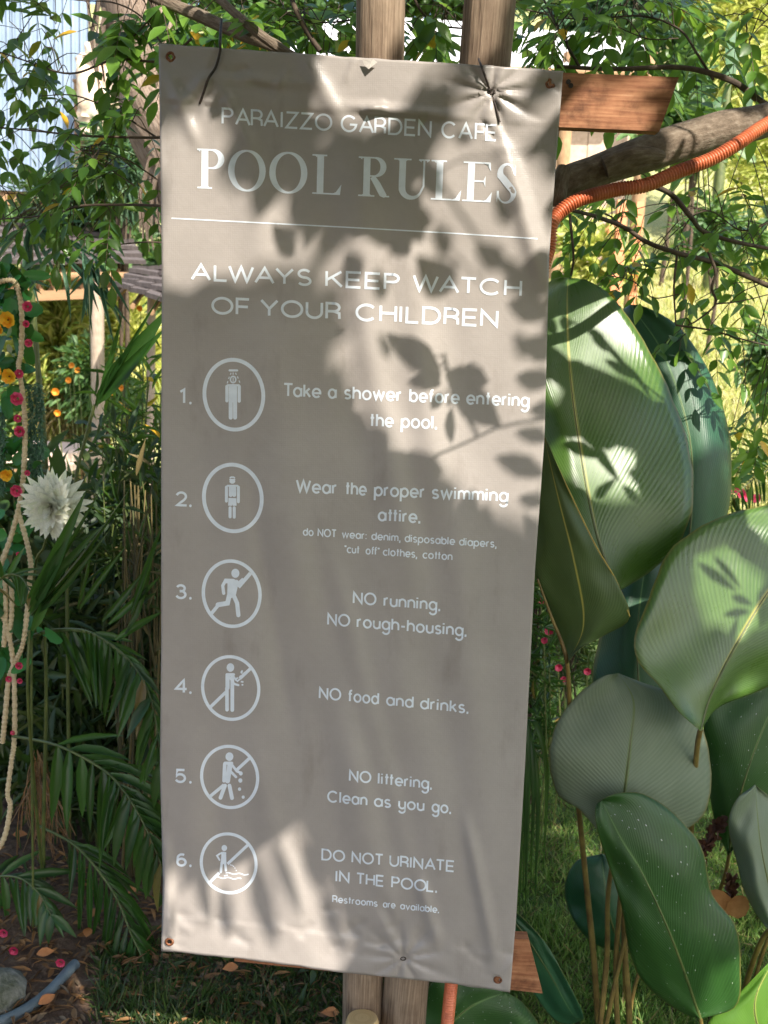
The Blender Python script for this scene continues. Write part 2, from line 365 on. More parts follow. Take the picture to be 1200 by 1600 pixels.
# ------------------------------------------------------------------ corrugated wall, hut, roofs
def corrugated():
    Y = 9.0; a = at(-420, 300, Y); b = at(137, 300, Y)
    z0 = at(60, 300, Y).z; z1 = z0+3.4
    t = thing('corrugated_wall', 'pale blue corrugated metal wall standing behind the leaves at upper left', 'wall', ((a.x+b.x)/2, Y, z0))
    npan = 5; wdt = (b.x-a.x)/npan
    for i in range(npan):
        mb = MB(); vs = []; n = 72; x0 = a.x+i*wdt
        for k in range(n+1):
            x = x0+k/n*(wdt+.02); ph = (k % 8)/8
            d = .03*(1 if ph < .2 else (0 if .35 < ph < .85 else (1-(ph-.2)/.15 if ph <= .35 else (ph-.85)/.15)))
            for z in (z0, z1): vs.append((x, Y-d-.004*(i % 2), z))
        mb.add(vs, [(2*k, 2*k+2, 2*k+3, 2*k+1) for k in range(n)])
        mb.build('metal_sheet', M_metalwall, t, smooth=False)
    mb = MB(); box(mb, ((a.x+b.x)/2, Y+.08, z0-.05), b.x-a.x+.2, .12, .12); mb.build('base_rail', M_hutwood, t, smooth=False)
    for f in (.15, .55, .97):
        mb = MB(); box(mb, (a.x+(b.x-a.x)*f, Y+.12, z0/2), .14, .12, z0); mb.build('post', M_hutpost, t, smooth=False)
corrugated()
def strip_roof(parent, P00, P10, P11, P01, rows, name='thatch_strip', th=.03, mat=None, cols=7):
    """sloping roof of overlapping strips from eave (P00,P10) to ridge (P01,P11)"""
    P00, P10, P11, P01 = map(Vector, (P00, P10, P11, P01)); nrm = (P10-P00).cross(P01-P00).normalized()
    if nrm.z < 0: nrm = -nrm
    for r in range(rows):
        for c in range(cols):
            u0, u1 = c/cols+rnd.uniform(-.01, .01), (c+1)/cols+.02
            v0, v1 = r/rows, min(1, (r+1.5)/rows)
            q = []
            for (u, v, o) in ((u0, v0, .05), (u1, v0, .05), (u1, v1, .0), (u0, v1, .0)):
                p = (P00.lerp(P10, u)).lerp(P01.lerp(P11, u), v)+nrm*(o+.02*rnd.random())
                q.append(p)
            mb = MB(); lo = [p-nrm*th for p in q]
            mb.add(q+lo, [(0, 1, 2, 3), (7, 6, 5, 4), (0, 4, 5, 1), (1, 5, 6, 2), (2, 6, 7, 3), (3, 7, 4, 0)],
                   [(0, 0), (.3, 0), (.3, .6), (0, .6)]*2)
            mb.build(name, mat or M_roof, parent, smooth=False)
def hut_left():
    Y = 7.6
    eL, eR = at(-150, 418, Y), at(222, 418, Y); rL, rR = at(-60, 345, Y+1.3), at(190, 360, Y+1.3)
    t = thing('garden_hut', 'small open garden hut with grey strip thatch roof left of the banner', 'hut', (eL.x, Y, 0))
    strip_roof(t, eL, eR, rR, rL, 6, cols=9)
    mb = MB(); tube(mb, [eL+Vector((0, .05, -.06)), eR+Vector((-.05, .05, -.06))], .03, 8); mb.build('eave_pole', M_hutwood, t)
    for px in (-60, 155):
        p = at(px, 420, Y+.1); mb = MB(); tube(mb, [(p.x, Y+.1, 0), (p.x-.02, Y+.1, p.z)], .05, 10, .08); mb.build('post', M_hutpost, t)
    a, b = at(-120, 470, Y+.1), at(178, 458, Y+.1)
    mb = MB(); box(mb, (a+b)/2, (b-a).length, .08, .07, Matrix.Rotation(-math.atan2(b.z-a.z, b.x-a.x), 3, 'Y')); mb.build('rail', M_hutwood, t, smooth=False)
    for i in range(11):     # lattice slats between eave and rail
        x0 = -60+i*22
        for s in (1, -1):
            p, q = at(x0, 464, Y+.12+.02*s), at(x0+s*26, 420, Y+.12+.02*s)
            mb = MB(); tube(mb, [p, q], .014, 4); mb.build('lattice_slat', M_hutwood, t, smooth=False)
    # second roof seen from below
    t2 = thing('small_roof', 'dark low gable roof half hidden behind the banner edge', 'roof', at(230, 480, 7))
    e1, e2 = at(178, 455, 6.6), at(300, 492, 6.2); r1, r2 = at(212, 420, 7.6), at(330, 420, 7.4)
    strip_roof(t2, e1, e2, r2, r1, 5, cols=5, mat=M_roof)
    for i in range(5):
        p = e1.lerp(e2, i/4); q = r1.lerp(r2, i/4); mb = MB(); tube(mb, [p-Vector((0, 0, .06)), q-Vector((0, 0, .06))], .018, 6); mb.build('rafter', M_hutwood, t2)
    mb = MB(); tube(mb, [at(237, 440, 7.0), at(235, 500, 7.0)-Vector((0, 0, 1.4))], .03, 8); mb.build('post', M_hutpost, t2)
hut_left()
def table_left():
    c = at(75, 700, 6.4); z = c.z
    t = thing('garden_table', 'pale wooden slab table beside the garden hut at left', 'table', (c.x, c.y, 0))
    mb = MB(); n = 28; r = []
    for k in range(n):
        a = 2*math.pi*k/n; e = 1+.05*math.sin(3*a)
        r.append((c.x-.15+.47*e*math.cos(a), c.y+.42*e*math.sin(a), z))
    lo = [(x, y, z-.05) for x, y, _ in r]
    mb.add(r+lo, [tuple(range(n)), tuple(range(2*n-1, n-1, -1))]+[(k, n+k, n+(k+1) % n, (k+1) % n) for k in range(n)])
    mb.build('table_top', M_table, t, smooth=False)
    for sx in (-.3, .2):
        mb = MB(); tube(mb, [(c.x+sx-.1, c.y, 0), (c.x+sx-.1, c.y, z-.05)], .05, 8, .1); mb.build('leg', M_hutpost, t)
    b = at(0, 728, 5.9); t = thing('garden_bench', 'brown plank bench in front of the slab table', 'bench', (b.x, b.y, 0))
    for k in range(3):
        mb = MB(); box(mb, (b.x-.1, b.y-.12+.12*k, b.z), 1.0, .10, .04, jit=.003); mb.build('seat_plank', M_table if k else M_hutwood, t, smooth=False)
    for sx in (-.4, .3):
        mb = MB(); box(mb, (b.x-.1+sx, b.y, b.z/2-.02), .08, .25, b.z-.04); mb.build('leg', M_hutwood, t, smooth=False)
table_left()
def pale_hut():
    Y = 10.5
    t = thing('pale_hut', 'bright pale walled hut with white sheet roof behind the tree branches', 'hut', at(760, 500, Y+1))
    e0, e1 = at(430, 92, Y), at(1012, 108, Y); r0, r1 = at(520, 18, Y+1.6), at(1000, 60, Y+1.6)
    # roof: white sheets
    ns = 9; white = basic('white_roof_sheet', [(.3, (.72, .70, .72)), (.7, (.82, .82, .85))], 5, .5, bstr=0)
    for i in range(ns):
        u0, u1 = i/ns, (i+1)/ns+.01; q = [e0.lerp(e1, u0), e0.lerp(e1, u1), r0.lerp(r1, u1), r0.lerp(r1, u0)]
        q = [p+Vector((0, 0, .012*(i % 2))) for p in q]; lo = [p-Vector((0, 0, .02)) for p in q]
        mb = MB(); mb.add(q+lo, [(0, 1, 2, 3), (7, 6, 5, 4), (0, 4, 5, 1), (1, 5, 6, 2), (2, 6, 7, 3), (3, 7, 4, 0)]); mb.build('roof_sheet', white, t, smooth=False)
    # wall planks
    a, b = at(470, 110, Y+.5), at(990, 130, Y+.5); zb = min(at(900, 330, Y+.5).z, Tz(2, Y+.5)+.3)
    nw = 16
    for i in range(nw):
        x0 = a.x+(b.x-a.x)*i/nw; x1 = a.x+(b.x-a.x)*(i+1)/nw
        mm = M_sand if i < nw-5 else M_weave
        mb = MB(); box(mb, ((x0+x1)/2, Y+.5+rnd.uniform(-.01, .01), (a.z+zb)/2), (x1-x0)*.97, .05, a.z-zb); mb.build('wall_panel', mm, t, smooth=False)
    for px in (555, 890, 1015):
        p = at(px, 100, Y+.2); mb = MB(); tube(mb, [(p.x, Y+.2, zb-1.5), (p.x, Y+.2, p.z+.1)], .07, 10); mb.build('post', M_hutwood, t)
    mb = MB(); tube(mb, [e0-Vector((0, 0, .05)), e1-Vector((0, 0, .05))], .04, 8); mb.build('eave_pole', M_hutwood, t)
    # orange clay pillars in front
    for i, (px, y0, y1, w_) in enumerate(((972, 312, 420, 16), (1000, 315, 400, 11), (952, 350, 420, 13))):
        Yp = 8.2; p, q = at(px, y0, Yp+.2*i), at(px, y1, Yp+.2*i); ww = w_*mpp(Yp)
        t3 = thing('clay_pillar', ('tallest', 'narrow right', 'short left')[i]+' orange clay pillar behind the twigs under the conduit', 'pillar', (p.x, Yp+.2*i, Tz(p.x, Yp)), 'orange clay pillars on the slope')
        zz = q.z; k = 0; h = (p.z-zz)/4
        while zz > Tz(p.x, Yp)-.1 or k < 4:
            z_ = p.z-h*(k+.5); mb = MB(); box(mb, (p.x+rnd.uniform(-.004, .004), Yp+.2*i, z_), ww, ww, h*.95, jit=.003); mb.build('block', M_terra, t3, smooth=False)
            k += 1; zz = z_-h/2
            if k > 14: break
pale_hut()
# ------------------------------------------------------------------ palm trunk, sheath and post at upper left
def palm_trunk():
    Y = 5.2
    t = thing('palm_trunk', 'thick fibrous palm trunk rising behind the banner top left', 'palm tree', (at(240, 300, Y).x, Y, 0))
    top = at(205, -60, Y); mid = at(250, 150, Y); low = at(345, 420, Y)
    base = Vector((low.x+.1, Y, 0))
    mb = MB(); tube(mb, catmull([top, mid, low, base], 16), [.17, .19, .21, .24], 40, .22, seed=3, fr=4); mb.build('trunk', M_fibre, t)
    for i in range(46):      # hanging fibre strips
        a = rnd.uniform(0, 2*math.pi); f = rnd.random(); c = top.lerp(mid, f) if f < .6 else mid.lerp(low, f-.3)
        p = c+Vector((math.cos(a), math.sin(a)*.9, 0))*.19; L = rnd.uniform(.15, .4)
        q = p+Vector((rnd.uniform(-.05, .05), -.03, -L)); mb = MB()
        tube(mb, [p, (p+q)/2+Vector((math.cos(a), math.sin(a), 0))*.03, q], [.014, .01, .004], 5, .3, seed=i); mb.build('fibre_strip', M_fibre, t)
    Y = 8.9; K = 1.75
    t2 = thing('cut_palm_stub', 'sunlit pale stub of cut palm leaf bases beside the trunk', 'palm stub', (at(150, 300, Y-.3).x, Y-.3, 0))
    for i, (x0, y0, x1, y1, r) in enumerate(((150, 210, 150, 70, .075), (165, 190, 180, 30, .05), (140, 180, 128, 90, .05), (172, 160, 195, 75, .035), (185, 60, 160, -30, .05), (150, 80, 175, 20, .045))):
        mb = MB(); P = catmull([at(x0, y0, Y-.3-.03*i), at((x0+x1)/2+4, (y0+y1)/2, Y-.36-.03*i), at(x1, y1, Y-.3-.03*i)], 8)
        tube(mb, P, [r*1.1*K, r*K, r*.6*K], 9, .5, seed=i*3, fr=14); mb.build('leaf_sheath', M_sheath, t2)
    mb = MB(); tube(mb, catmull([at(150, 210, Y-.3), at(140, 300, Y-.3), Vector((at(140, 300, Y-.3).x, Y-.3, 0))], 6), [.045, .03, .04], 10, .1); mb.build('stalk', M_hutpost, t2)
    t3 = thing('brown_post', 'slim brown timber post beside the corrugated wall', 'post', (at(122, 300, 8.7).x, 8.7, 0))
    mb = MB(); p = at(126, 130, 8.7); box(mb, (p.x, 8.7, p.z/2), .09, .06, p.z); mb.build('pole', M_hutwood, t3, smooth=False)
    mb = MB(); box(mb, (p.x, 8.7, p.z+.012), .11, .075, .02); mb.build('cap', M_hutwood, t3, smooth=False)
palm_trunk()
# ------------------------------------------------------------------ background bushes and trees
def bush(name, label, cat, cpx, cpy, Y, rx, rz, n, size, mat, tpl='lance', group=None, trunk=True, hang=.3, clumps=9, ry=None, wide=.33, crown='crown'):
    c = at(cpx, cpy, Y); mx_, mz = rx*mpp(Y), rz*mpp(Y); my = ry or max(.25, mx_*.6)
    gz = Tz(c.x, Y); t = thing(name, label, cat, (c.x, Y, gz), group)
    cl = []
    for _ in range(clumps):
        v = rv(1); v.normalize(); v *= rnd.uniform(.2, .85); cl.append((Vector((c.x+v.x*mx_, Y+v.y*my, c.z+v.z*mz)), rnd.uniform(.28, .55)))
    L = []
    for _ in range(n):
        k, s = cl[rnd.randrange(clumps)]; v = rv(.55)
        p = k+Vector((v.x*mx_*s, v.y*my*s, v.z*mz*s))
        if p.z < gz+.02: p.z = gz+.02+rnd.random()*.1
        d = (p-c).normalized()+rv(.5)-Vector((0, 0, hang)); L.append((p, d, Vector((0, -.3, 1))+rv(.5), size*rnd.uniform(.6, 1.3), size*wide*rnd.uniform(.8, 1.2)))
    mass(crown, L, tpl, mat, t)
    if trunk:
        mb = MB(); rr = .012+(.012 if cat in ('shrub', 'bush') else .03)*mx_
        tube(mb, catmull([(c.x, Y, gz-.05), (c.x+.05, Y, (gz+c.z)/2), c], 5), [rr*1.4, rr, rr*.5], 8, .1)
        for k, s in cl[:6]: tube(mb, catmull([(c.x, Y, gz+(c.z-gz)*.5), c.lerp(k, .5)-Vector((0, 0, .05)), k], 4), [rr*.6, rr*.15], 5)
        mb.build('trunk', M_twig, t)
    return t
# right far
bush('bamboo_clump', 'tall bright yellow green bamboo clump at the top right corner', 'bamboo', 1170, 110, 15, 130, 260, 5200, .26, M_yell, 'strap', wide=.16)
bush('bamboo_clump', 'sunlit pale bamboo clump right of the dark tree above the slope', 'bamboo', 1260, 330, 13, 120, 200, 3000, .22, M_yell, 'strap', wide=.16)
bush('shade_tree', 'dark blue green tree above the hut roof right of the posts', 'tree', 965, 20, 12.6, 100, 95, 5200, .16, M_farblue, wide=.42)
bush('round_tree', 'small dense tree hanging beside the white roof end', 'tree', 1060, 120, 12.2, 38, 90, 1500, .14, M_farblue, wide=.42)
bush('leafy_tree', 'leafy green tree behind the tops of the two posts', 'tree', 700, -30, 13.5, 170, 70, 3500, .17, M_far, wide=.4)
bush('leafy_tree', 'green tree far behind the bright hut wall left of the posts', 'tree', 430, 10, 14, 160, 90, 3000, .17, M_far, wide=.4)
bush('sunlit_shrub', 'broad leaved sunlit shrub under the end of the upper board', 'shrub', 1085, 210, 9, 75, 55, 700, .16, M_far, 'round', wide=.5)
bush('sunlit_shrub', 'yellow flecked shrub low on the slope behind the forked twigs', 'shrub', 935, 420, 8.4, 80, 60, 1500, .10, M_yell, wide=.4)
bush('sunlit_shrub', 'pale shrub left of the clay pillars below the conduit', 'shrub', 890, 350, 9, 45, 60, 700, .1, M_yell, wide=.3)
bush('slope_bush', 'green bush on the slope at the right edge of the lawn', 'bush', 1230, 560, 6.5, 70, 90, 1400, .10, M_far, wide=.35)
bush('slope_bush', 'low green bush on the sunlit slope beside the twigs', 'bush', 1120, 360, 9.5, 60, 40, 900, .12, M_far, wide=.35)
# left far
bush('golden_shrub', 'spiky yellow green shrub growing behind the slim hut pole', 'shrub', 95, 565, 8.5, 62, 88, 1500, .36, M_yell, 'strap', wide=.06, hang=.5, trunk=False, crown='blades')
bush('golden_shrub', 'pale yellow spiky shrub between hut pole and banner edge', 'shrub', 215, 565, 8.8, 50, 85, 1100, .28, M_yell, 'strap', wide=.07, hang=.3, trunk=False, crown='blades')
bush('green_shrub', 'grey green shrub behind the flower garland', 'shrub', 60, 640, 8.5, 120, 60, 1100, .12, M_far, wide=.35)
bush('green_shrub', 'mixed green and brown twiggy growth around the hut pole', 'shrub', 160, 590, 8.0, 90, 75, 1500, .09, M_far, wide=.3)
bush('dry_shrub', 'brownish dry brush between the slab table and the hut', 'shrub', 105, 640, 8.1, 70, 45, 700, .10, M_grassm, 'strap', wide=.06, trunk=False, crown='blades')
bush('cypress', 'dense dark feathery shrub below the corrugated wall', 'shrub', 95, 318, 8.6, 90, 38, 2600, .09, M_treeshade, wide=.2)
bush('feathery_tree', 'feathery blue green tree beside the palm trunk', 'tree', 190, 265, 8.3, 60, 60, 2200, .14, M_farblue, 'strap', wide=.1)
bush('hedge_tree', 'wide green tree far beyond the hut at left', 'tree', 60, 400, 16, 230, 110, 3500, .2, M_far, wide=.35)
bush('hedge_tree', 'bushy tree behind the banner seen at its left edge', 'tree', 330, 430, 12, 180, 120, 2200, .18, M_far, wide=.35)
# banana leaf and bluish column at top right
def banana():
    t = thing('banana_plant', 'upright bluish banana leaf in front of the bright bamboo', 'banana plant', (at(1140, 200, 12).x, 12, Tz(2.8, 12)))
    for (x0, y0, x1, y1, wd) in ((1138, 130, 1142, 28, 26), (1080, 215, 1130, 150, 20), (1160, 200, 1175, 110, 14)):
        b, e = at(x0, y0, 12), at(x1, y1, 12); mass('leaf', [(b, e-b, Vector((.4, -1, .2)), (e-b).length, wd*mpp(12))], 'round', M_farblue, t, kind=None)
    mb = MB(); b = at(1138, 130, 12); tube(mb, [(b.x, 12, Tz(b.x, 12)), b], [.09, .04], 8); mb.build('stem', M_stem, t)
banana()
def flowers_cluster(name, label, cat, region, n, Y0, Y1, size, mat, group=None, hmax=.0):
    x0, y0, x1, y1 = region
    for i in range(n):
        Y = rnd.uniform(Y0, Y1); c = at(rnd.uniform(x0, x1), rnd.uniform(y0, y1), Y)
        yield c
def small_flower(c, size, mat, label, group, petals=6, stem=True, cat='flower'):
    t = thing('flower', label, cat, c, group)
    L = []
    for k in range(petals):
        a = 2*math.pi*k/petals+rnd.random()*.4
        d = Vector((math.cos(a), -.45, math.sin(a))); L.append((c, d, Vector((0, -1, .1)), size*.5, size*.42))
    mass('petals', L, 'petal', mat, t, kind=None)
    if stem:
        z = Tz(c.x, c.y+.05)
        mb = MB(); tube(mb, [c+Vector((0, .005, 0)), c.lerp(Vector((c.x+.03, c.y+.05, z)), .5)+Vector((.02, 0, 0)), Vector((c.x+.03, c.y+.05, z))], max(.003, size*.05), 4); mb.build('stem', M_stem, t)
POS = ['highest', 'second', 'third', 'fourth', 'fifth', 'lowest']
for i, (px, py, Y, s) in enumerate(((113, 571, 6.2, .045), (122, 578, 6.1, .045), (190, 606, 6.0, .05), (91, 645, 6.0, .05), (88, 612, 6.2, .06), (219, 482, 6.6, .05), (173, 615, 6.3, .05), (108, 594, 6.4, .05))):
    small_flower(at(px, py, Y), s, M_orange, ['orange flower', 'small orange flower'][i % 2]+' '+['up left of the slim hut pole', 'touching its twin left of the slim hut pole', 'right of the slim hut pole', 'low above the slab table', 'left among the golden blades', 'high beside the small dark roof', 'just right of the hut pole foot', 'deep in the golden shrub'][i], 'orange flowers around the hut pole')
# ------------------------------------------------------------------ posts, boards, log, conduit
def pole(name, label, pts, r, seed, mat=M_post, cat='post', group=None):
    P = [at(*p) for p in pts]
    e = P[-1]; d = (P[-1]-P[-2]).normalized(); k = (e.z+.15)/max(.05, -d.z)
    P.append(e+d*k)
    t = thing(name, label, cat, (P[-1].x, P[-1].y, 0), group)
    mb = MB(); tube(mb, catmull(P, 24), r, 28, .05, seed=seed, fr=5); mb.build('pole', mat, t)
    mb = MB()       # drying cracks: thin dark slivers standing 1 mm proud of the surface
    return t, P
pole('wooden_post', 'weathered round wooden post left of its pair behind the banner', [(597, -260, 1.875), (594, 60, 1.87), (567, 1545, 1.87), (566, 1600, 1.87)], [.043, .0415, .039, .038], 1, group='wooden posts behind the banner')
pole('wooden_post', 'weathered cracked wooden post right of its pair behind the banner', [(768, -260, 1.885), (761, 60, 1.88), (634, 1545, 1.86), (629, 1600, 1.86)], [.0445, .044, .045, .046], 5, group='wooden posts behind the banner')
def stake():
    p, q = at(566, 1590, 1.80), at(565, 1700, 1.79); t = thing('sawn_stake', 'short pale freshly sawn stake in front of the left post foot', 'stake', (q.x, q.y, 0))
    d = (q-p).normalized(); k = q.z/max(.1, -d.z)
    mb = MB(); tube(mb, [p, p+d*.012, p+d*.03, q, q+d*(k+.1)], [.029, .033, .034, .034, .034], 20, .04); mb.build('pole', M_cut, t)
stake()
def board(name, label, corners, Y, th, nails=()):
    fr = [at(x, y, Y) for x, y in corners]
    c = sum(fr, Vector())/4; t = thing(name, label, 'board', c)
    mb = MB(); n = 14; tl, tr_, br, bl = fr; vs = []; uv = []
    for i in range(n+1):
        u = i/n; a = tl.lerp(tr_, u); b = bl.lerp(br, u)
        j = Vector((0, 0, .0012*mnoise.noise(Vector((u*9, 2, Y)))))
        for q, v in ((a+j, 0), (b-j, .12)):
            for dy in (0, th): vs.append(q+Vector((0, dy, 0))); uv.append((v+dy*2, u*(tl-tr_).length))
    fs = []
    for i in range(n):
        a, b = i*4, i*4+4; fs += [(a, b, b+2, a+2), (a+1, a+3, b+3, b+1), (a, a+1, b+1, b), (a+2, b+2, b+3, a+3)]
    fs += [(0, 2, 3, 1), (n*4, n*4+1, n*4+3, n*4+2)]
    mb.add(vs, fs, uv); mb.build('plank', M_board, t, smooth=False)
    for x, y in nails:
        p = at(x, y, Y); mb = MB(); tube(mb, [p+Vector((0, .01, 0)), p-Vector((0, .002, 0))], .004, 8); mb.build('nail', M_iron, t)
board('wooden_board', 'reddish brown board end sticking out right of the banner top', [(380, 93), (1061, 121), (1030, 205), (384, 178)], 1.775, .028, [(888, 128), (892, 134)])
board('wooden_board', 'short reddish board end at the lower right banner corner', [(370, 1445), (826, 1468), (848, 1552), (366, 1502)], 1.79, .026)
def log_and_conduit():
    t = thing('grey_log', 'thick grey forked limb running from the posts out to the right edge', 'tree limb', at(860, 330, 1.95))
    mb = MB(); P = catmull([at(835, 350, 1.93), at(872, 298, 1.93), at(930, 268, 1.94), at(1020, 236, 1.96), at(1120, 205, 2.0), at(1210, 184, 2.04), at(1330, 120, 2.1), at(1500, -40, 2.2)], 12)
    tube(mb, P, [.034, .034, .029, .033, .033, .032, .04, .05], 22, .10, seed=2, fr=9); mb.build('limb', M_bark, t)
    mb = MB(); tube(mb, catmull([at(945, 262, 1.90), at(990, 244, 1.895), at(1028, 243, 1.90), at(1036, 246, 1.91)], 6), [.020, .018, .012, .004], 12, .2, seed=8); mb.build('broken_stub', M_bark, t)
    mb = MB(); tube(mb, catmull([at(860, 340, 1.90), at(868, 300, 1.90), at(882, 262, 1.91)], 8), [.024, .02, .012], 12, .15, seed=8); mb.build('stub', M_bark, t)
    # conduit with rings
    t = thing('orange_conduit', 'ribbed orange plastic conduit hanging along the grey limb behind the banner', 'conduit', at(870, 340, 1.85))
    P = catmull([at(1330, 140, 2.02), at(1260, 166, 1.98), at(1200, 193, 1.95), at(1150, 226, 1.92), at(1110, 249, 1.91), at(1060, 268, 1.90), at(1010, 289, 1.89), at(960, 297, 1.885), at(905, 312, 1.87), at(872, 334, 1.86), at(861, 352, 1.85), at(858, 385, 1.85), at(846, 430, 1.84), at(815, 600, 1.84), at(760, 1100, 1.83), at(712, 1480, 1.82), at(705, 1540, 1.82), at(698, 1610, 1.82), at(690, 1700, 1.82), at(688, 1800, 1.82)], 14)
    # resample by arc length
    cum = [0]
    for a, b in zip(P, P[1:]): cum.append(cum[-1]+(b-a).length)
    step = .00135; n = int(cum[-1]/step); A = np.array(P)
    S = np.linspace(0, cum[-1], n); Q = np.stack([np.interp(S, cum, A[:, i]) for i in range(3)], 1)
    r0 = .0117; R = [r0*(1+.11*(1 if (i % 4) in (0, 1) else -1)) for i in range(n)]
    mb = MB(); vs = []; nrm = None; k_ = 14; uv = []
    for i in range(n):
        p = Vector(Q[i]); tt = Vector(Q[min(i+3, n-1)])-Vector(Q[max(i-3, 0)]); tt.normalize()
        if nrm is None: nrm = tt.orthogonal().normalized()
        nrm = (nrm-tt*nrm.dot(tt)).normalized(); b = tt.cross(nrm)
        for k in range(k_):
            a = 2*math.pi*k/k_; vs.append(p+(nrm*math.cos(a)+b*math.sin(a))*R[i]); uv.append((k/k_, S[i]))
    mb.add(vs, [(i*k_+k, i*k_+(k+1) % k_, (i+1)*k_+(k+1) % k_, (i+1)*k_+k) for i in range(n-1) for k in range(k_)], uv)
    mb.build('corrugated_tube', M_conduit, t)
log_and_conduit()
# ------------------------------------------------------------------ banner
TOP = [(248, 68), (400, 79), (590, 92), (740, 101), (880, 111)]
BOT = [(252, 1485), (400, 1501), (540, 1520), (700, 1536), (797, 1550)]
LEF = [(248, 68), (250, 200), (253, 420), (252, 700), (252, 1000), (250, 1200), (255, 1380), (252, 1485)]
RIG = [(880, 111), (869, 250), (858, 400), (851, 680), (836, 890), (820, 1200), (806, 1440), (797, 1550)]
def curve(pts, t):
    c = [0]
    for a, b in zip(pts, pts[1:]): c.append(c[-1]+math.hypot(b[0]-a[0], b[1]-a[1]))
    t *= c[-1]; return (float(np.interp(t, c, [p[0] for p in pts])), float(np.interp(t, c, [p[1] for p in pts])))
def YB(px): return 1.745-.03*(px-248)/600
def line_d(x, y, ax, ay, bx, by):
    dx, dy = bx-ax, by-ay; L = math.hypot(dx, dy); t = ((x-ax)*dx+(y-ay)*dy)/L/L; d = ((x-ax)*dy-(y-ay)*dx)/L
    return t, d
RIDGES = [  # ax ay bx by width amp(m)
    (470, 880, 560, 1300, 26, .0045), (525, 880, 640, 1340, 16, .003), (400, 1180, 470, 1460, 22, .004), (560, 1180, 620, 1460, 20, .004),
    (660, 1380, 685, 1470, 10, .006), (735, 1300, 772, 1480, 10, .006), (600, 1410, 625, 1465, 9, -.004), (480, 1330, 520, 1470, 22, -.003),
    (300, 1180, 310, 1440, 26, .003), (345, 1250, 350, 1450, 18, -.003), (268, 120, 305, 215, 10, .004), (280, 165, 320, 120, 8, .005), (350, 140, 395, 230, 12, .005),
    (480, 90, 530, 180, 14, .004), (395, 250, 420, 420, 30, .004), (560, 260, 600, 560, 34, .004), (690, 360, 740, 700, 30, -.003), (790, 230, 850, 430, 16, .007),
    (560, 165, 700, 178, 7, .005), (300, 118, 480, 128, 9, .002), (262, 1330, 268, 1470, 8, .006), (430, 560, 470, 900, 40, .003), (310, 500, 330, 900, 40, -.002), (700, 900, 720, 1300, 40, .002)]
_r = random.Random(11)
for _ in range(34):
    x_ = _r.uniform(262, 800); top_ = _r.random() < .5; y_ = (80+(x_-248)*.066+_r.uniform(20, 100)) if top_ else (1475+(x_-252)*.119-_r.uniform(15, 90)); a_ = _r.uniform(-1.2, 1.2); l_ = _r.uniform(12, 40)
    RIDGES.append((x_, y_, x_+l_*math.cos(a_), y_+l_*math.sin(a_), _r.uniform(4.5, 7), _r.choice((-1, 1))*_r.uniform(.0012, .0028)))
for _ in range(12):
    x_ = _r.uniform(300, 780); y_ = _r.uniform(380, 1100); l_ = _r.uniform(250, 480)
    RIDGES.append((x_, y_, x_+l_*.16+_r.uniform(-20, 20), y_+l_, _r.uniform(16, 34), _r.choice((-1, 1))*_r.uniform(.0018, .0036)))
def disp(x, y):
    """metres toward the viewer"""
    d = .004*mnoise.noise(Vector((x/170, y/260, 1)))+.0018*mnoise.noise(Vector((x/60, y/150, 5)))
    for ax, ay, bx, by, w_, a in RIDGES:
        if abs(y-(ay+by)/2) > abs(by-ay)/2+120: continue
        t, q = line_d(x, y, ax, ay, bx, by)
        if -.3 < t < 1.3 and abs(q) < 4*w_:
            e = sm(-.3, .2, t)*(1-sm(.8, 1.3, t)); s = q/w_
            d += 1.45*a*e*math.exp(-s*s*.9)*(1-.4*s)
    for cx, cy, A, R, nn, ph in ((768, 143, .012, 60, 9, .4), (630, 1497, .010, 55, 9, 1.1), (345, 160, .003, 30, 5, 0), (310, 160, .004, 26, 5, 2), (860, 131, .004, 22, 5, 1), (267, 90, .003, 20, 4, 0), (778, 1530, .003, 22, 5, 0), (265, 1471, .003, 20, 5, 2)):
        dx, dy = x-cx, y-cy; r = math.hypot(dx, dy)
        if r < R*3.2:
            th = math.atan2(dy, dx); w_ = math.exp(-(r/R)**2*.6)
            fold = abs(math.sin(nn*.5*th+ph+.5*math.sin(2*th)))
            d += A*(.75*(fold-.45)*min(1, r/10)*w_ - .5*math.exp(-(r/9)**2))
    # welded hems
    ty = 68+(x-248)*.066; by = 1485+(x-252)*.119
    d += .0016*(1-sm(86, 92, y-ty))+.0022*math.exp(-((y-ty-95)/7)**2)*mnoise.noise(Vector((x/35, 3, 0)))
    d += .0016*(1-sm(54, 60, by-y))+.005*math.exp(-((by-y-58)/8)**2)*mnoise.noise(Vector((x/30, 9, 0)))
    d += .003*math.exp(-((by-y-25)/14)**2)*mnoise.noise(Vector((x/45, 29, 0)))
    return d
def BP(px, py, off=0.0):
    Y = YB(px)-disp(px, py)
    p = at(px, py, Y-off)
    return p
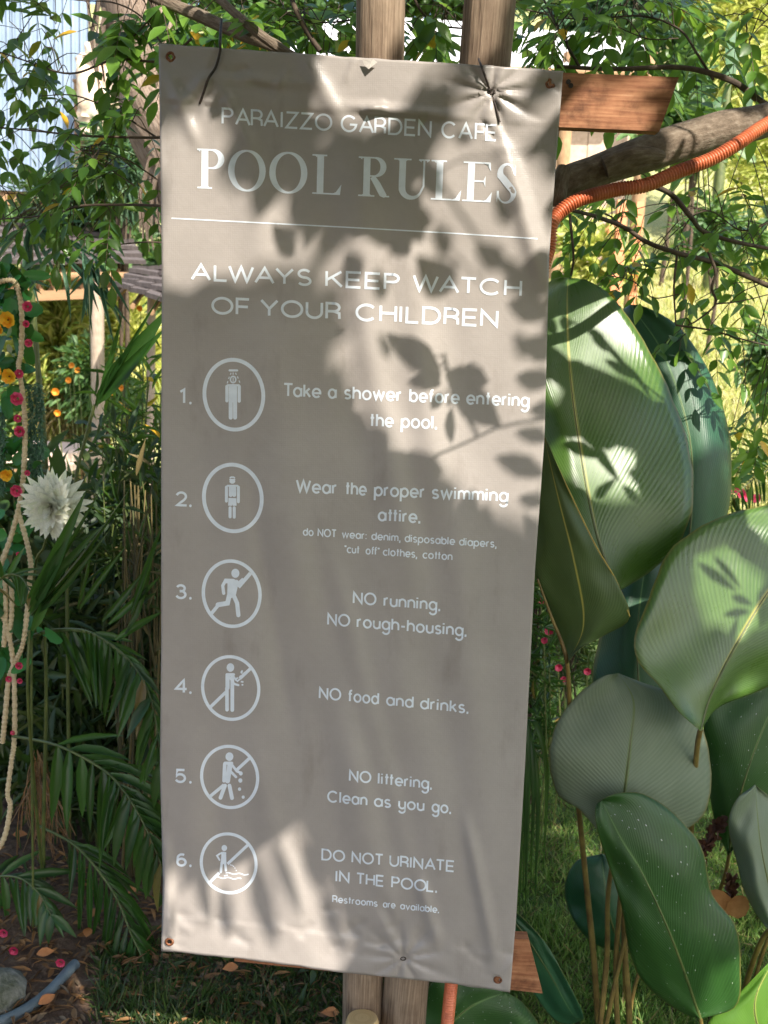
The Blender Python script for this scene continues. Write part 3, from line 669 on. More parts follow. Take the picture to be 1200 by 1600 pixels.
def banner():
    t = thing('banner', 'tall taupe vinyl pool rules banner laced to the wooden posts', 'banner', BP(560, 1500))
    nu, nv = 150, 340; mb = MB(); vs = []; uv = []
    c0, c1, c2, c3 = TOP[0], TOP[-1], BOT[0], BOT[-1]
    us = [i/nu for i in range(nu+1)]; tp = [curve(TOP, u) for u in us]; bt = [curve(BOT, u) for u in us]
    eye = [(267, 89), (860, 131), (265, 1471), (778, 1530)]
    for j in range(nv+1):
        v = j/nv; l = curve(LEF, v); r = curve(RIG, v)
        for i, u in enumerate(us):
            P = [(1-v)*tp[i][k]+v*bt[i][k]+(1-u)*l[k]+u*r[k]-((1-u)*(1-v)*c0[k]+u*(1-v)*c1[k]+(1-u)*v*c2[k]+u*v*c3[k]) for k in (0, 1)]
            if j == 0: P[1] += 1.2*mnoise.noise(Vector((P[0]/25, 0, 0)))
            if j == nv: P[1] += 1.5*mnoise.noise(Vector((P[0]/30, 7, 0)))
            vs.append(BP(*P)); uv.append((P[0]/100, P[1]/100))
    fs = []
    for j in range(nv):
        for i in range(nu):
            a = j*(nu+1)+i; x, y = uv[a][0]*100+2, uv[a][1]*100+2
            if any((x-ex)**2+(y-ey)**2 < 20 for ex, ey in eye): continue
            fs.append((a, a+1, a+nu+2, a+nu+1))
    mb.add(vs, fs, uv)
    m, n, b, o = newmat('taupe_vinyl'); v = mapping(n, 'UV', (1, 1, 1))
    f = noise_tex(n, .8, 5, v); f2 = noise_tex(n, 6, 4, v, .7)
    col = ramp(n, mth(n, 'ADD', mth(n, 'MULTIPLY', f, .7), mth(n, 'MULTIPLY', f2, .3)), [(.3, (.285, .256, .238)), (.7, (.336, .303, .283))])
    # faint smudges and scuffs of the print
    v3 = mapping(n, 'UV', (1.1, .35, 1)); f3 = noise_tex(n, 1.6, 5, v3, .6)
    mx = n.nodes.new('ShaderNodeMix'); mx.data_type = 'RGBA'; mx.blend_type = 'MULTIPLY'; mx.inputs[0].default_value = .75
    n.links.new(col, mx.inputs[6]); n.links.new(ramp(n, f3, [(.25, (.74, .72, .70)), (.42, (1, 1, 1))]), mx.inputs[7])
    n.links.new(mx.outputs[2], b.inputs['Base Color'])
    n.links.new(mth(n, 'ADD', mth(n, 'MULTIPLY', f2, .22), .26), b.inputs['Roughness']); b.inputs['Specular IOR Level'].default_value = .42
    sp = n.nodes.new('ShaderNodeSeparateXYZ'); n.links.new(v, sp.inputs[0])
    g = mth(n, 'ADD', mth(n, 'SINE', mth(n, 'MULTIPLY', sp.outputs[0], 190)), mth(n, 'SINE', mth(n, 'MULTIPLY', sp.outputs[1], 190)))
    h = mth(n, 'ADD', mth(n, 'MULTIPLY', g, .03), mth(n, 'MULTIPLY', f2, .8)); bump(n, b, h, .22, .003)
    sh = mb.build('vinyl_sheet', m, t)
    md = sh.modifiers.new('thick', 'SOLIDIFY'); md.thickness = .0007; md.offset = -1
    # eyelets
    for ex, ey in eye:
        c = BP(ex, ey); mb = MB(); R, r = .0083, .0024; n1, n2 = 24, 8; vv = []
        for i in range(n1):
            a = 2*math.pi*i/n1
            for k in range(n2):
                q = 2*math.pi*k/n2; rr = R-.0022+r*math.cos(q); vv.append(c+Vector((rr*math.cos(a), -.0012+.0016*math.sin(q), rr*math.sin(a))))
        mb.add(vv, [(i*n2+k, i*n2+(k+1) % n2, ((i+1) % n1)*n2+(k+1) % n2, ((i+1) % n1)*n2+k) for i in range(n1) for k in range(n2)])
        mb.build('eyelet', M_eye, t)
    return t
BAN = banner()
# print: white ink laid just over the vinyl
M_ink, n_, b_, o_ = newmat('white_print_ink')
v_ = mapping(n_, 'Object', (1, 1, 1)); n_.links.new(ramp(n_, noise_tex(n_, 60, 5, v_), [(.3, (.60, .65, .72)), (.7, (.70, .75, .82))]), b_.inputs['Base Color'])
b_.inputs['Roughness'].default_value = .4
OFF = [0.0]
class Ink:
    def __init__(s): s.mb = MB(); s.k = 0
    def pt(s, x, y): return BP(x, y, .0011+s.k*.00004)
    def ribbon(s, pts, w, caps=None, closed=False):
        """pts in picture px of the flat print; w number or list"""
        s.k = (s.k+1) % 9
        P = [pts[0]]; ws = w if hasattr(w, '__len__') else [w]*len(pts); W = [ws[0]]
        for i in range(1, len(pts)):
            (x0, y0), (x1, y1) = pts[i-1], pts[i]; n = max(1, int(math.hypot(x1-x0, y1-y0)/5))
            for k in range(1, n+1): P.append((x0+(x1-x0)*k/n, y0+(y1-y0)*k/n)); W.append(ws[i-1]+(ws[i]-ws[i-1])*k/n)
        N_ = len(P); vs = []
        for i in range(N_):
            a = P[i-1] if i else (P[-2] if closed else P[0]); c = P[i+1] if i < N_-1 else (P[1] if closed else P[-1]); b = P[i]
            d1 = (b[0]-a[0], b[1]-a[1]); d2 = (c[0]-b[0], c[1]-b[1]); l1 = math.hypot(*d1) or 1; l2 = math.hypot(*d2) or 1
            if math.hypot(*d1) < 1e-6: d1, l1 = d2, l2
            if math.hypot(*d2) < 1e-6: d2, l2 = d1, l1
            tx, ty = d1[0]/l1+d2[0]/l2, d1[1]/l1+d2[1]/l2; L = math.hypot(tx, ty) or 1; tx /= L; ty /= L
            cs = max(.5, tx*d1[0]/l1+ty*d1[1]/l1); h = W[i]/2/cs
            vs += [s.pt(b[0]-ty*h, b[1]+tx*h), s.pt(b[0]+ty*h, b[1]-tx*h)]
        s.mb.add(vs, [(2*i, 2*i+1, 2*i+3, 2*i+2) for i in range(N_-1)])
        if caps:
            for q, ww in ((pts[0], W[0]), (pts[-1], W[-1])): s.disc(q[0], q[1], ww/2, ww/2)
    def disc(s, cx, cy, rx, ry, n=14):
        s.k = (s.k+1) % 9
        s.mb.add([s.pt(cx, cy)]+[s.pt(cx+rx*math.cos(2*math.pi*k/n), cy+ry*math.sin(2*math.pi*k/n)) for k in range(n)], [(0, k+1, (k+1) % n+1) for k in range(n)])
    def poly(s, pts):
        s.k = (s.k+1) % 9
        cx = sum(p[0] for p in pts)/len(pts); cy = sum(p[1] for p in pts)/len(pts); n = len(pts)
        s.mb.add([s.pt(cx, cy)]+[s.pt(*p) for p in pts], [(0, k+1, (k+1) % n+1) for k in range(n)])
    def done(s, name, label=None): return s.mb.build(name, M_ink, BAN, smooth=True, label=label)
def arc(cx, cy, rx, ry, a0, a1, n=None):
    n = n or max(4, int(abs(a1-a0)/14)); return [(cx+rx*math.cos(R_(a0+(a1-a0)*i/n)), cy+ry*math.sin(R_(a0+(a1-a0)*i/n))) for i in range(n+1)]
X = .70
GL = {
 'A': (.92, [[(0, 0), (.46, 1), (.92, 0)], [(.17, .34), (.75, .34)]]),
 'B': (.7, []), 'C': (.98, [arc(.5, .5, .5, .5, 42, 318)]),
 'D': (.86, [[(0, 0), (0, 1), (.38, 1)]+arc(.38, .5, .46, .5, 90, -90)+[(0, 0)]]),
 'E': (.68, [[(.68, 1), (0, 1), (0, 0), (.68, 0)], [(0, .5), (.62, .5)]]),
 'F': (.64, [[(.64, 1), (0, 1), (0, 0)], [(0, .5), (.58, .5)]]),
 'G': (1.0, [arc(.5, .5, .5, .5, 42, 352)+[(1.0, .45), (.56, .45)]]),
 'H': (.78, [[(0, 0), (0, 1)], [(.78, 0), (.78, 1)], [(0, .52), (.78, .52)]]),
 'I': (.02, [[(0, 0), (0, 1)]]),
 'K': (.74, [[(0, 0), (0, 1)], [(.72, 1), (.02, .42)], [(.26, .6), (.76, 0)]]),
 'L': (.6, [[(0, 1), (0, 0), (.6, 0)]]),
 'N': (.8, [[(0, 0), (0, 1), (.8, 0), (.8, 1)]]),
 'O': (1.04, [arc(.52, .5, .52, .5, 90, 450, 30)]),
 'P': (.66, [[(0, 0), (0, 1), (.38, 1)]+arc(.38, .74, .28, .26, 90, -90)+[(0, .48)]]),
 'R': (.7, [[(0, 0), (0, 1), (.38, 1)]+arc(.38, .74, .28, .26, 90, -90)+[(0, .48)], [(.38, .48), (.66, .36), (.68, 0)]]),
 'S': (.66, [arc(.34, .75, .29, .25, 30, 270)+arc(.34, .25, .31, .25, 90, -150)]),
 'T': (.74, [[(0, 1), (.74, 1)], [(.37, 1), (.37, 0)]]),
 'U': (.78, [[(0, 1), (0, .38)]+arc(.39, .38, .39, .38, 180, 360)+[(.78, 1)]]),
 'W': (1.2, [[(0, 1), (.3, 0), (.6, 1), (.9, 0), (1.2, 1)]]),
 'Y': (.84, [[(0, 1), (.42, .45), (.84, 1)], [(.42, .45), (.42, 0)]]),
 'Z': (.74, [[(0, 1), (.74, 1), (0, 0), (.74, 0)]]),
 'a': (.64, [arc(.32, .35, .32, .35, 0, 360, 22), [(.64, .7), (.64, 0)]]),
 'b': (.64, [[(0, 1), (0, 0)], arc(.32, .35, .32, .35, 0, 360, 22)]),
 'c': (.58, [arc(.34, .35, .34, .35, 45, 315)]),
 'd': (.64, [arc(.32, .35, .32, .35, 0, 360, 22), [(.64, 1), (.64, 0)]]),
 'e': (.66, [[(.02, .33), (.66, .33)]+arc(.33, .35, .33, .35, 0, 318)]),
 'f': (.34, [[(.36, 1)]+arc(.28, .84, .14, .16, 90, 180)+[(.14, 0)], [(0, .68), (.34, .68)]]),
 'g': (.64, [arc(.32, .35, .32, .35, 0, 360, 22), [(.64, .7), (.64, -.06)]+arc(.33, -.06, .31, .24, 0, -160)]),
 'h': (.58, [[(0, 1), (0, 0)], [(0, .38)]+arc(.29, .4, .29, .3, 180, 0)+[(.58, 0)]]),
 'i': (.02, [[(0, .7), (0, 0)], [(0, .86), (0, .98)]]),
 'k': (.5, [[(0, 1), (0, 0)], [(.46, .7), (.02, .3)], [(.17, .43), (.52, 0)]]),
 'l': (.02, [[(0, 1), (0, 0)]]),
 'm': (.92, [[(0, .7), (0, 0)], [(0, .42)]+arc(.23, .46, .23, .24, 180, 0)+[(.46, 0)], [(.46, .42)]+arc(.69, .46, .23, .24, 180, 0)+[(.92, 0)]]),
 'n': (.56, [[(0, .7), (0, 0)], [(0, .38)]+arc(.28, .42, .28, .28, 180, 0)+[(.56, 0)]]),
 'o': (.66, [arc(.33, .35, .33, .35, 90, 450, 22)]),
 'p': (.64, [[(0, .7), (0, -.28)], arc(.32, .35, .32, .35, 0, 360, 22)]),
 'r': (.32, [[(0, .7), (0, 0)], [(0, .40)]+arc(.26, .42, .26, .27, 180, 80)]),
 's': (.48, [arc(.24, .52, .21, .18, 30, 270)+arc(.24, .17, .23, .17, 90, -150)]),
 't': (.34, [[(.16, 1), (.16, 0)], [(0, .68), (.34, .68)]]),
 'u': (.56, [[(0, .7), (0, .28)]+arc(.28, .28, .28, .28, 180, 360)+[(.56, .7)], [(.56, .3), (.56, 0)]]),
 'v': (.6, [[(0, .7), (.3, 0), (.6, .7)]]),
 'w': (.9, [[(0, .7), (.22, 0), (.45, .7), (.68, 0), (.9, .7)]]),
 'y': (.56, [[(0, .7), (0, .28)]+arc(.28, .28, .28, .28, 180, 360), [(.56, .7), (.56, -.06)]+arc(.28, -.06, .28, .22, 0, -165)]),
 '.': (.04, [[(.02, -.01), (.02, .12)]]), ',': (.06, [[(.05, .1), (.0, -.14)]]), ':': (.04, [[(.02, 0), (.02, .12)], [(.02, .55), (.02, .67)]]),
 '-': (.34, [[(0, .36), (.34, .36)]]), '"': (.14, [[(0, 1), (0, .76)], [(.13, 1), (.13, .76)]]),
 '1': (.3, [[(0, .8), (.28, .98), (.28, 0)]]),
 '2': (.66, [arc(.32, .69, .31, .29, 165, -25)+[(.5, .42), (.02, .02), (.68, .02)]]),
 '3': (.64, [arc(.3, .75, .27, .23, 160, -90)+arc(.3, .27, .32, .27, 90, -160)]),
 '4': (.66, [[(.5, 0), (.5, .98), (.0, .28), (.68, .28)]]),
 '5': (.64, [[(.6, .98), (.1, .98), (.04, .5)]+arc(.3, .32, .33, .31, 140, -155)]),
 '6': (.64, [arc(.32, .3, .31, .3, 90, 450, 20), [(.02, .34)]+arc(.36, .62, .33, .36, 190, 60)]),
}
def slant(x): return .0028+.058*max(0, min(1, (x-250)/600))*-1
def word(ink, s, x0, x1, line, h, wd, track=.15):
    """line = (xa, ya, xb, yb) baseline"""
    xs = 0; items = []
    for i, ch in enumerate(s):
        g = GL[ch]; items.append((xs, g)); xs += g[0]
        if i < len(s)-1: xs += track*(.55 if ch+s[i+1] in ('AT', 'TA', 'AR', 'RA', 'Yo', 'Ta', 'LW', 'WA', 'AY', 'tt', 'OL', 'ff', 'FE') else 1)+(.04 if ch in 'IilN' else 0)
    hw = wd/h/2; sx = (x1-x0-wd)/max(xs, .01)/h
    xa, ya, xb, yb = line; sl = (yb-ya)/(xb-xa)
    def T(p, ox):
        x = x0+wd/2+(ox+p[0])*sx*h; base = ya+(x-xa)*sl
        v = (p[1]*(1-2*hw)+hw)*h if 0 <= p[1] <= 1 else p[1]*h
        k = slant(x); return (x-k*v, base-v)
    for ox, g in items:
        for st in g[1]:
            pts = [T(p, ox) for p in st]
            cl = math.hypot(pts[0][0]-pts[-1][0], pts[0][1]-pts[-1][1]) < .4 and len(pts) > 6
            ink.ribbon(pts, wd, closed=cl)
def textline(name, words, line, h, wd, track=.26):
    for s, a, b in words:
        ik = Ink(); word(ik, s, a, b, line, h, wd*.95, track); ik.done(name)
textline('heading_word', [('PARAIZZO', 346, 519), ('GARDEN', 532, 674), ('CAFE', 689, 776)], (346, 194.5, 775, 221), 27, 3.6)
textline('heading_word', [('ALWAYS', 298, 487), ('KEEP', 508, 624), ('WATCH', 644, 815)], (298, 438, 813, 464), 27, 4.2)
textline('heading_word', [('OF', 330, 391), ('YOUR', 406, 533), ('CHILDREN', 555, 778)], (330, 491, 777, 512), 28, 4.4)
textline('rule_word', [('Take', 442, 502), ('a', 512, 526), ('shower', 537, 628), ('before', 639, 718), ('entering', 728, 827)], (443, 620, 826, 636.5), 22, 3.5)
textline('rule_word', [('the', 577, 615), ('pool.', 626, 683)], (577, 667, 682, 671), 22, 3.5)
textline('rule_word', [('Wear', 462, 527), ('the', 539, 573), ('proper', 584, 664), ('swimming', 674, 794)], (463, 770, 793, 785), 21.5, 3.4)
textline('rule_word', [('attire.', 590, 657)], (590, 814.5, 656, 818), 21, 3.4)
textline('small_print_word', [('do', 473, 490), ('NOT', 496, 526), ('wear:', 534, 573), ('denim,', 580, 626), ('disposable', 632, 711), ('diapers,', 717, 776)], (473, 837, 775, 856), 13, 2.1)
textline('small_print_word', [('"cut', 538, 562), ('off"', 571, 593), ('clothes,', 598, 652), ('cotton', 660, 707)], (538, 864, 707, 876), 13, 2.1)
textline('rule_word', [('NO', 551, 588), ('running.', 599, 688)], (551, 943.5, 688, 955), 20, 3.1)
textline('rule_word', [('NO', 511, 547), ('rough-housing.', 557, 729)], (511, 977, 729, 995), 20, 3.1)
textline('rule_word', [('NO', 498, 533), ('food', 543, 592), ('and', 603, 646), ('drinks.', 656, 732)], (498, 1092, 732, 1115.5), 19.5, 3)
textline('rule_word', [('NO', 545, 580), ('littering.', 590, 675)], (545, 1221, 675, 1234), 19, 3)
textline('rule_word', [('Clean', 511, 574), ('as', 584, 611), ('you', 622, 663), ('go.', 674, 705)], (511, 1253.5, 705, 1272), 19, 3)
textline('rule_word', [('DO', 502, 539), ('NOT', 549, 599), ('URINATE', 608, 710)], (502, 1344, 709, 1363), 18.5, 2.9)
textline('rule_word', [('IN', 524, 546), ('THE', 556, 600), ('POOL.', 611, 683)], (524, 1378, 682, 1395), 18.5, 2.9)
textline('small_print_word', [('Restrooms', 519, 590), ('are', 598, 618), ('available.', 625, 686)], (519, 1410, 686, 1427), 11.5, 1.9)
for s, x0, x1, y, h in (('1', 280, 289, 631, 25), ('2', 274, 292, 791.5, 24.5), ('3', 274, 291, 936, 24), ('4', 273, 292, 1083.5, 23.5), ('5', 273, 290, 1223.5, 23), ('6', 275, 291, 1354, 21.5)):
    ik = Ink(); word(ik, s, x0, x1+1, (x0, y, x1, y+.5), h, 3.7); ik.disc(297.5, y-1.2, 2, 2.2); ik.done('rule_number')
ik = Ink(); ik.ribbon([(268, 341), (540, 355), (700, 364), (840, 373)], 2.0); ik.done('divider_line')
# serif title
def serif(ink, ch, x0, x1, yb, h, sl=.048):
    w_ = x1-x0; TH, tn = 10.5, 2.4
    def T(u, v):      # u 0..1, v 0..1 up
        x = x0+u*w_; k = slant(x); return (x-k*v*h, yb+(x-x0)*sl-v*h)
    def S(pts, ws): ink.ribbon([T(*p) for p in pts], ws)
    def stem(u, v0=0, v1=1, wd=TH): S([(u, v0), (u, v1)], wd)
    def ser(u, v, half=.2, k=1):
        S([(u-half, v), (u+half, v)], tn)
        s_ = 1 if v < .5 else -1; h2 = TH/2/w_   # brackets
        for q in (-1, 1): ink.poly([T(u+q*h2*.8, v+s_*.0), T(u+q*(h2+.07), v), T(u+q*h2*.8, v+s_*.06)])
    def ring(uc, vc, ru, rv_, a0, a1, wmax, wmin, n=30):
        P = []; W = []
        for i in range(n+1):
            a = R_(a0+(a1-a0)*i/n); P.append((uc+ru*math.cos(a), vc+rv_*math.sin(a))); W.append(wmin+(wmax-wmin)*abs(math.cos(a))**1.3)
        ink.ribbon([T(*p) for p in P], W, closed=abs(a1-a0) >= 359)
    e = tn/2/h
    if ch == 'O': ring(.5, .5, .5-TH/2/w_*.8, .5-e+.02, 0, 360, 10, 3, 44)
    if ch in 'PR':
        stem(.27); ser(.27, e, .26); ser(.2, 1-e, .2)
        S([(.27, 1-e), (.5, 1-e)], tn); ring(.5, .75, .39-(.04 if ch == 'P' else .1), .25-e, 90, -90, 9.5, tn, 18); S([(.5, .5+e), (.27, .5+e)], tn)
    if ch == 'R': S([(.45, .5), (.6, .33), (.78, .08), (.88, e)], [8, 10, 10.5, 6]); S([(.8, e), (1.0, e)], tn)
    if ch == 'L':
        stem(.28); ser(.25, 1-e, .25); S([(.02, e), (.9, e)], tn); ink.poly([T(1.0, .27), T(.96, 0), T(.62, 0), T(.8, .05)])
    if ch == 'E':
        stem(.27); S([(.0, 1-e), (.85, 1-e)], tn); S([(0, e), (.9, e)], tn); S([(.27, .52), (.72, .52)], tn)
        ink.poly([T(1.0, .26), T(.96, 0), T(.6, 0), T(.8, .05)]); ink.poly([T(.93, .78), T(.91, 1), T(.6, 1), T(.8, .95)]); ink.poly([T(.76, .66), T(.76, .38), T(.7, .5), T(.6, .52), T(.7, .54)])
    if ch == 'U':
        S([(.25, 1), (.25, .3)], TH); ser(.25, 1-e, .25); ser(.87, 1-e, .15)
        P = [(.25, .3)]+[(.53+.28*math.cos(R_(a)), .26+.24*math.sin(R_(a))) for a in range(190, 345, 12)]+[(.87, .32), (.87, 1)]
        W = [TH]+[TH-(TH-3)*i/12 for i in range(13)]+[3, 3]; S(P, W[:len(P)])
    if ch == 'S':
        P = [(.86, .74)]+[(.5+.33*math.cos(R_(a)), .76+.22*math.sin(R_(a))) for a in range(20, 215, 15)]+[(.35, .6), (.55, .48), (.76, .36)]+[(.48+.38*math.cos(R_(a)), .24+.23*math.sin(R_(a))) for a in range(10, -170, -15)]+[(.1, .3)]
        n = len(P); W = [2.5+(8.5)*math.exp(-((i/(n-1)-.5)/.2)**2) for i in range(n)]; S(P, W)
        ink.poly([T(.9, .98), T(.92, .7), T(.84, .72)]); ink.poly([T(.06, .0), T(.04, .3), T(.13, .28)])
for ch, a, b in (('P', 308, 352), ('O', 357, 414), ('O', 421, 479), ('L', 487, 533), ('R', 559, 608), ('U', 614, 668), ('L', 672, 720), ('E', 722, 768), ('S', 774, 806)):
    ik = Ink(); serif(ik, ch, a, b, 294+(a-308)*.0485, 62); ik.done('title_letter')
# pictograms
def ringp(ik, cx, cy, rx, ry, wd=6):
    P = [(cx+(rx-wd/2)*math.cos(2*math.pi*k/64), cy+(ry-wd/2)*math.sin(2*math.pi*k/64)+.05*(rx-wd/2)*math.cos(2*math.pi*k/64)) for k in range(65)]
    ik.ribbon(P, wd, closed=True)
def cap(ik, pts, w_, Z): ik.ribbon([Z(*p) for p in pts], w_, caps=True)
zA = lambda x, y: (x/4+240, y/4+440); zB = lambda x, y: (x/4+240, y/4+840); zC = lambda x, y: (x/4+240, y/4+1200)
ik = Ink(); ringp(ik, 365.4, 616.7, 49, 57.5)
for p, w_ in (([(475, 555), (522, 555)], 3.4), ([(458, 655), (458, 745)], 5), ([(535, 655), (535, 747)], 5), ([(482, 660), (482, 850)], 6.3), ([(509, 660), (509, 850)], 6.3), ([(496, 655), (496, 740)], 8), ([(464, 648), (532, 648)], 3.5)): cap(ik, p, w_, zA)
ik.ribbon([zA(*p) for p in arc(497, 612, 17, 20, 0, 360, 14)], 2.2, closed=True)
for a, b in (((484, 570), (480, 582)), ((512, 570), (517, 582)), ((497, 568), (497, 582)), ((474, 594), (468, 608)), ((524, 592), (529, 606)), ((486, 592), (484, 604)), ((508, 592), (510, 604)), ((464, 622), (460, 636)), ((534, 618), (539, 632)), ((497, 600), (497, 626))):
    ik.ribbon([zA(*a), zA(*b)], 1.5)
ik.done('pictogram')
ik = Ink(); ringp(ik, 363.8, 778, 48.2, 55)
ik.disc(*zA(492, 1248), 4.6, 3.8); ik.ribbon([zA(476, 1228), zA(484, 1222), zA(500, 1222), zA(508, 1228)], 2.2); ik.ribbon([zA(473, 1236), zA(511, 1236)], 1.7)
for p, w_ in (([(455, 1284), (455, 1372)], 4.6), ([(530, 1284), (530, 1376)], 4.6), ([(462, 1276), (524, 1276)], 3), ([(482, 1285), (482, 1334)], 6), ([(504, 1285), (504, 1334)], 6), ([(478, 1414), (478, 1470)], 4.8), ([(504, 1414), (504, 1472)], 4.8)): cap(ik, p, w_, zA)
ik.poly([zA(468, 1352), zA(517, 1354), zA(519, 1400), zA(495, 1402), zA(492, 1392), zA(489, 1402), zA(466, 1400)]); ik.done('pictogram')
ik = Ink(); ringp(ik, 362, 927.6, 47, 53.7, 5.4); ik.disc(*zB(511, 223), 6.4, 7.2); ik.ribbon([zB(606, 222), zB(530, 310)], 6)
for p, w_ in (([(500, 268), (450, 266), (432, 300), (438, 348)], 5), ([(455, 275), (520, 275)], 5.5), ([(485, 285), (483, 355)], 11.5), ([(512, 285), (498, 350)], 9), ([(472, 365), (462, 410), (402, 420)], 7.5), ([(500, 360), (522, 410), (530, 485)], 6.5), ([(525, 290), (555, 262)], 4.5)): cap(ik, p, w_, zB)
ik.ribbon([zB(402, 425), zB(358, 478)], 5.5); ik.done('pictogram')
ik = Ink(); ringp(ik, 360.5, 1075, 46.4, 51.4, 5); ik.disc(*zB(480, 812), 6, 6.8)
for p, w_ in (([(458, 856), (500, 856)], 4.5), ([(462, 862), (462, 940)], 6.5), ([(458, 940), (459, 1076)], 5.6), ([(492, 860), (492, 1078)], 5.8), ([(472, 870), (505, 915), (530, 922)], 3.4), ([(500, 868), (515, 890)], 3)): cap(ik, p, w_, zB)
ik.ribbon([zB(452, 965), zB(352, 1062)], 5); ik.ribbon([zB(604, 820), zB(540, 880)], 5)
for a, b in (((545, 845), (556, 830)), ((556, 858), (570, 842)), ((520, 900), (560, 868)), ((545, 900), (562, 902)), ((550, 918), (560, 922)), ((535, 878), (545, 862)), ((515, 882), (528, 876)), ((552, 838), (549, 850))): ik.ribbon([zB(*a), zB(*b)], 2.6)
ik.done('pictogram')
ik = Ink(); ringp(ik, 358.8, 1214, 46.3, 50.3, 5); ik.disc(*zB(474, 1369), 6.2, 6.8); ik.ribbon([zB(600, 1378), zB(520, 1452)], 5)
for p, w_ in (([(446, 1410), (488, 1410)], 5), ([(445, 1415), (440, 1520)], 5.6), ([(478, 1415), (462, 1520)], 8), ([(490, 1420), (520, 1460), (548, 1472)], 4), ([(470, 1450), (515, 1496)], 4)): cap(ik, p, w_, zB)
for p, w_ in (([(446, 110), (418, 186)], 6), ([(474, 110), (490, 188)], 6)): cap(ik, p, w_, zC)
ik.ribbon([zC(440, 105), zC(350, 180)], 5)
for x, y, r in ((542, 78, 3.2), (537, 132, 2.5), (560, 182, 2.4), (545, 34, 3)): ik.disc(*zC(x, y), r, r*1.1)
ik.done('pictogram')
ik = Ink(); ringp(ik, 357.3, 1349, 45.2, 48.4, 4.8); ik.disc(*zC(442, 500), 4.4, 4.8); ik.ribbon([zC(590, 480), zC(462, 600)], 4.6); ik.ribbon([zC(410, 655), zC(348, 718)], 4.6)
for p, w_ in (([(424, 532), (448, 532)], 3.4), ([(436, 535), (432, 590)], 6), ([(446, 535), (448, 590)], 3.6), ([(415, 535), (396, 548), (412, 575)], 2.8), ([(426, 590), (420, 650)], 4), ([(446, 590), (452, 640)], 3.8)): cap(ik, p, w_, zC)
for k in range(5): ik.ribbon([zC(478+k*9, 603+k*k*2.2), zC(484+k*9, 606+k*k*2.2+2)], 1.4)
for y0, x0, x1 in ((657, 450, 598), (672, 440, 470), (683, 388, 550)):
    ik.ribbon([zC(x, y0+4*math.sin(x/11)+(x-x0)*.06) for x in range(x0, x1, 8)], 1.8)
ik.done('pictogram')
# tie wires
def wire(label, pts, r=.0013):
    P = [BP(x, y, o) if o is not None else at(x, y, 1.80) for x, y, o in pts]
    t = thing('tie_wire', label, 'wire', P[0], 'rusty tie wires on the banner')
    mb = MB(); tube(mb, catmull(P, 6), r, 6, .15); mb.build('strand', M_iron, t)
wire('bent dark wire hanging over the upper left of the banner top', [(346, 30, None), (344, 66, .004), (344, 80, .006), (337, 105, .006), (326, 122, .006), (318, 145, .005), (312, 162, .001)], .0022)
wire('crossed dark wire knotted at the gathered upper right of the banner', [(748, 92, None), (752, 103, .005), (760, 125, .005), (767, 145, .003), (774, 165, .004), (781, 191, .004)], .0018)
t_ = thing('wire_knot', 'small rusty knot in the gathered upper right pucker', 'wire', BP(768, 143)); mb = MB()
tube(mb, [BP(768+5*math.cos(a), 143+4*math.sin(a), .003+.002*math.sin(2*a)) for a in np.linspace(0, 6.3, 16)], .0013, 6); mb.build('loop', M_iron, t_)
t_ = thing('wire_knot', 'tiny dark twist in the gathered pucker at the bottom hem', 'wire', BP(630, 1497)); mb = MB()
tube(mb, [BP(630+4*math.cos(a), 1498+2.5*math.sin(a), .002) for a in np.linspace(0, 6.3, 12)], .0011, 5); mb.build('loop', M_iron, t_)
# frayed paper tape on the top hem
t_ = thing('tape_scrap', 'torn pale scrap on the top edge in front of the left post', 'tape', BP(582, 95)); mb = MB()
q = [(566, 94), (582, 92), (590, 97), (576, 108), (570, 103)]; mb.add([BP(x, y, .007+.002*(i%2)) for i, (x, y) in enumerate(q)], [(0, 1, 2, 3, 4)]); o_ = mb.build('strip', basic('faded_tape', [(.3, (.42, .38, .34)), (.7, (.5, .46, .42))], 40, .6), t_, smooth=False)
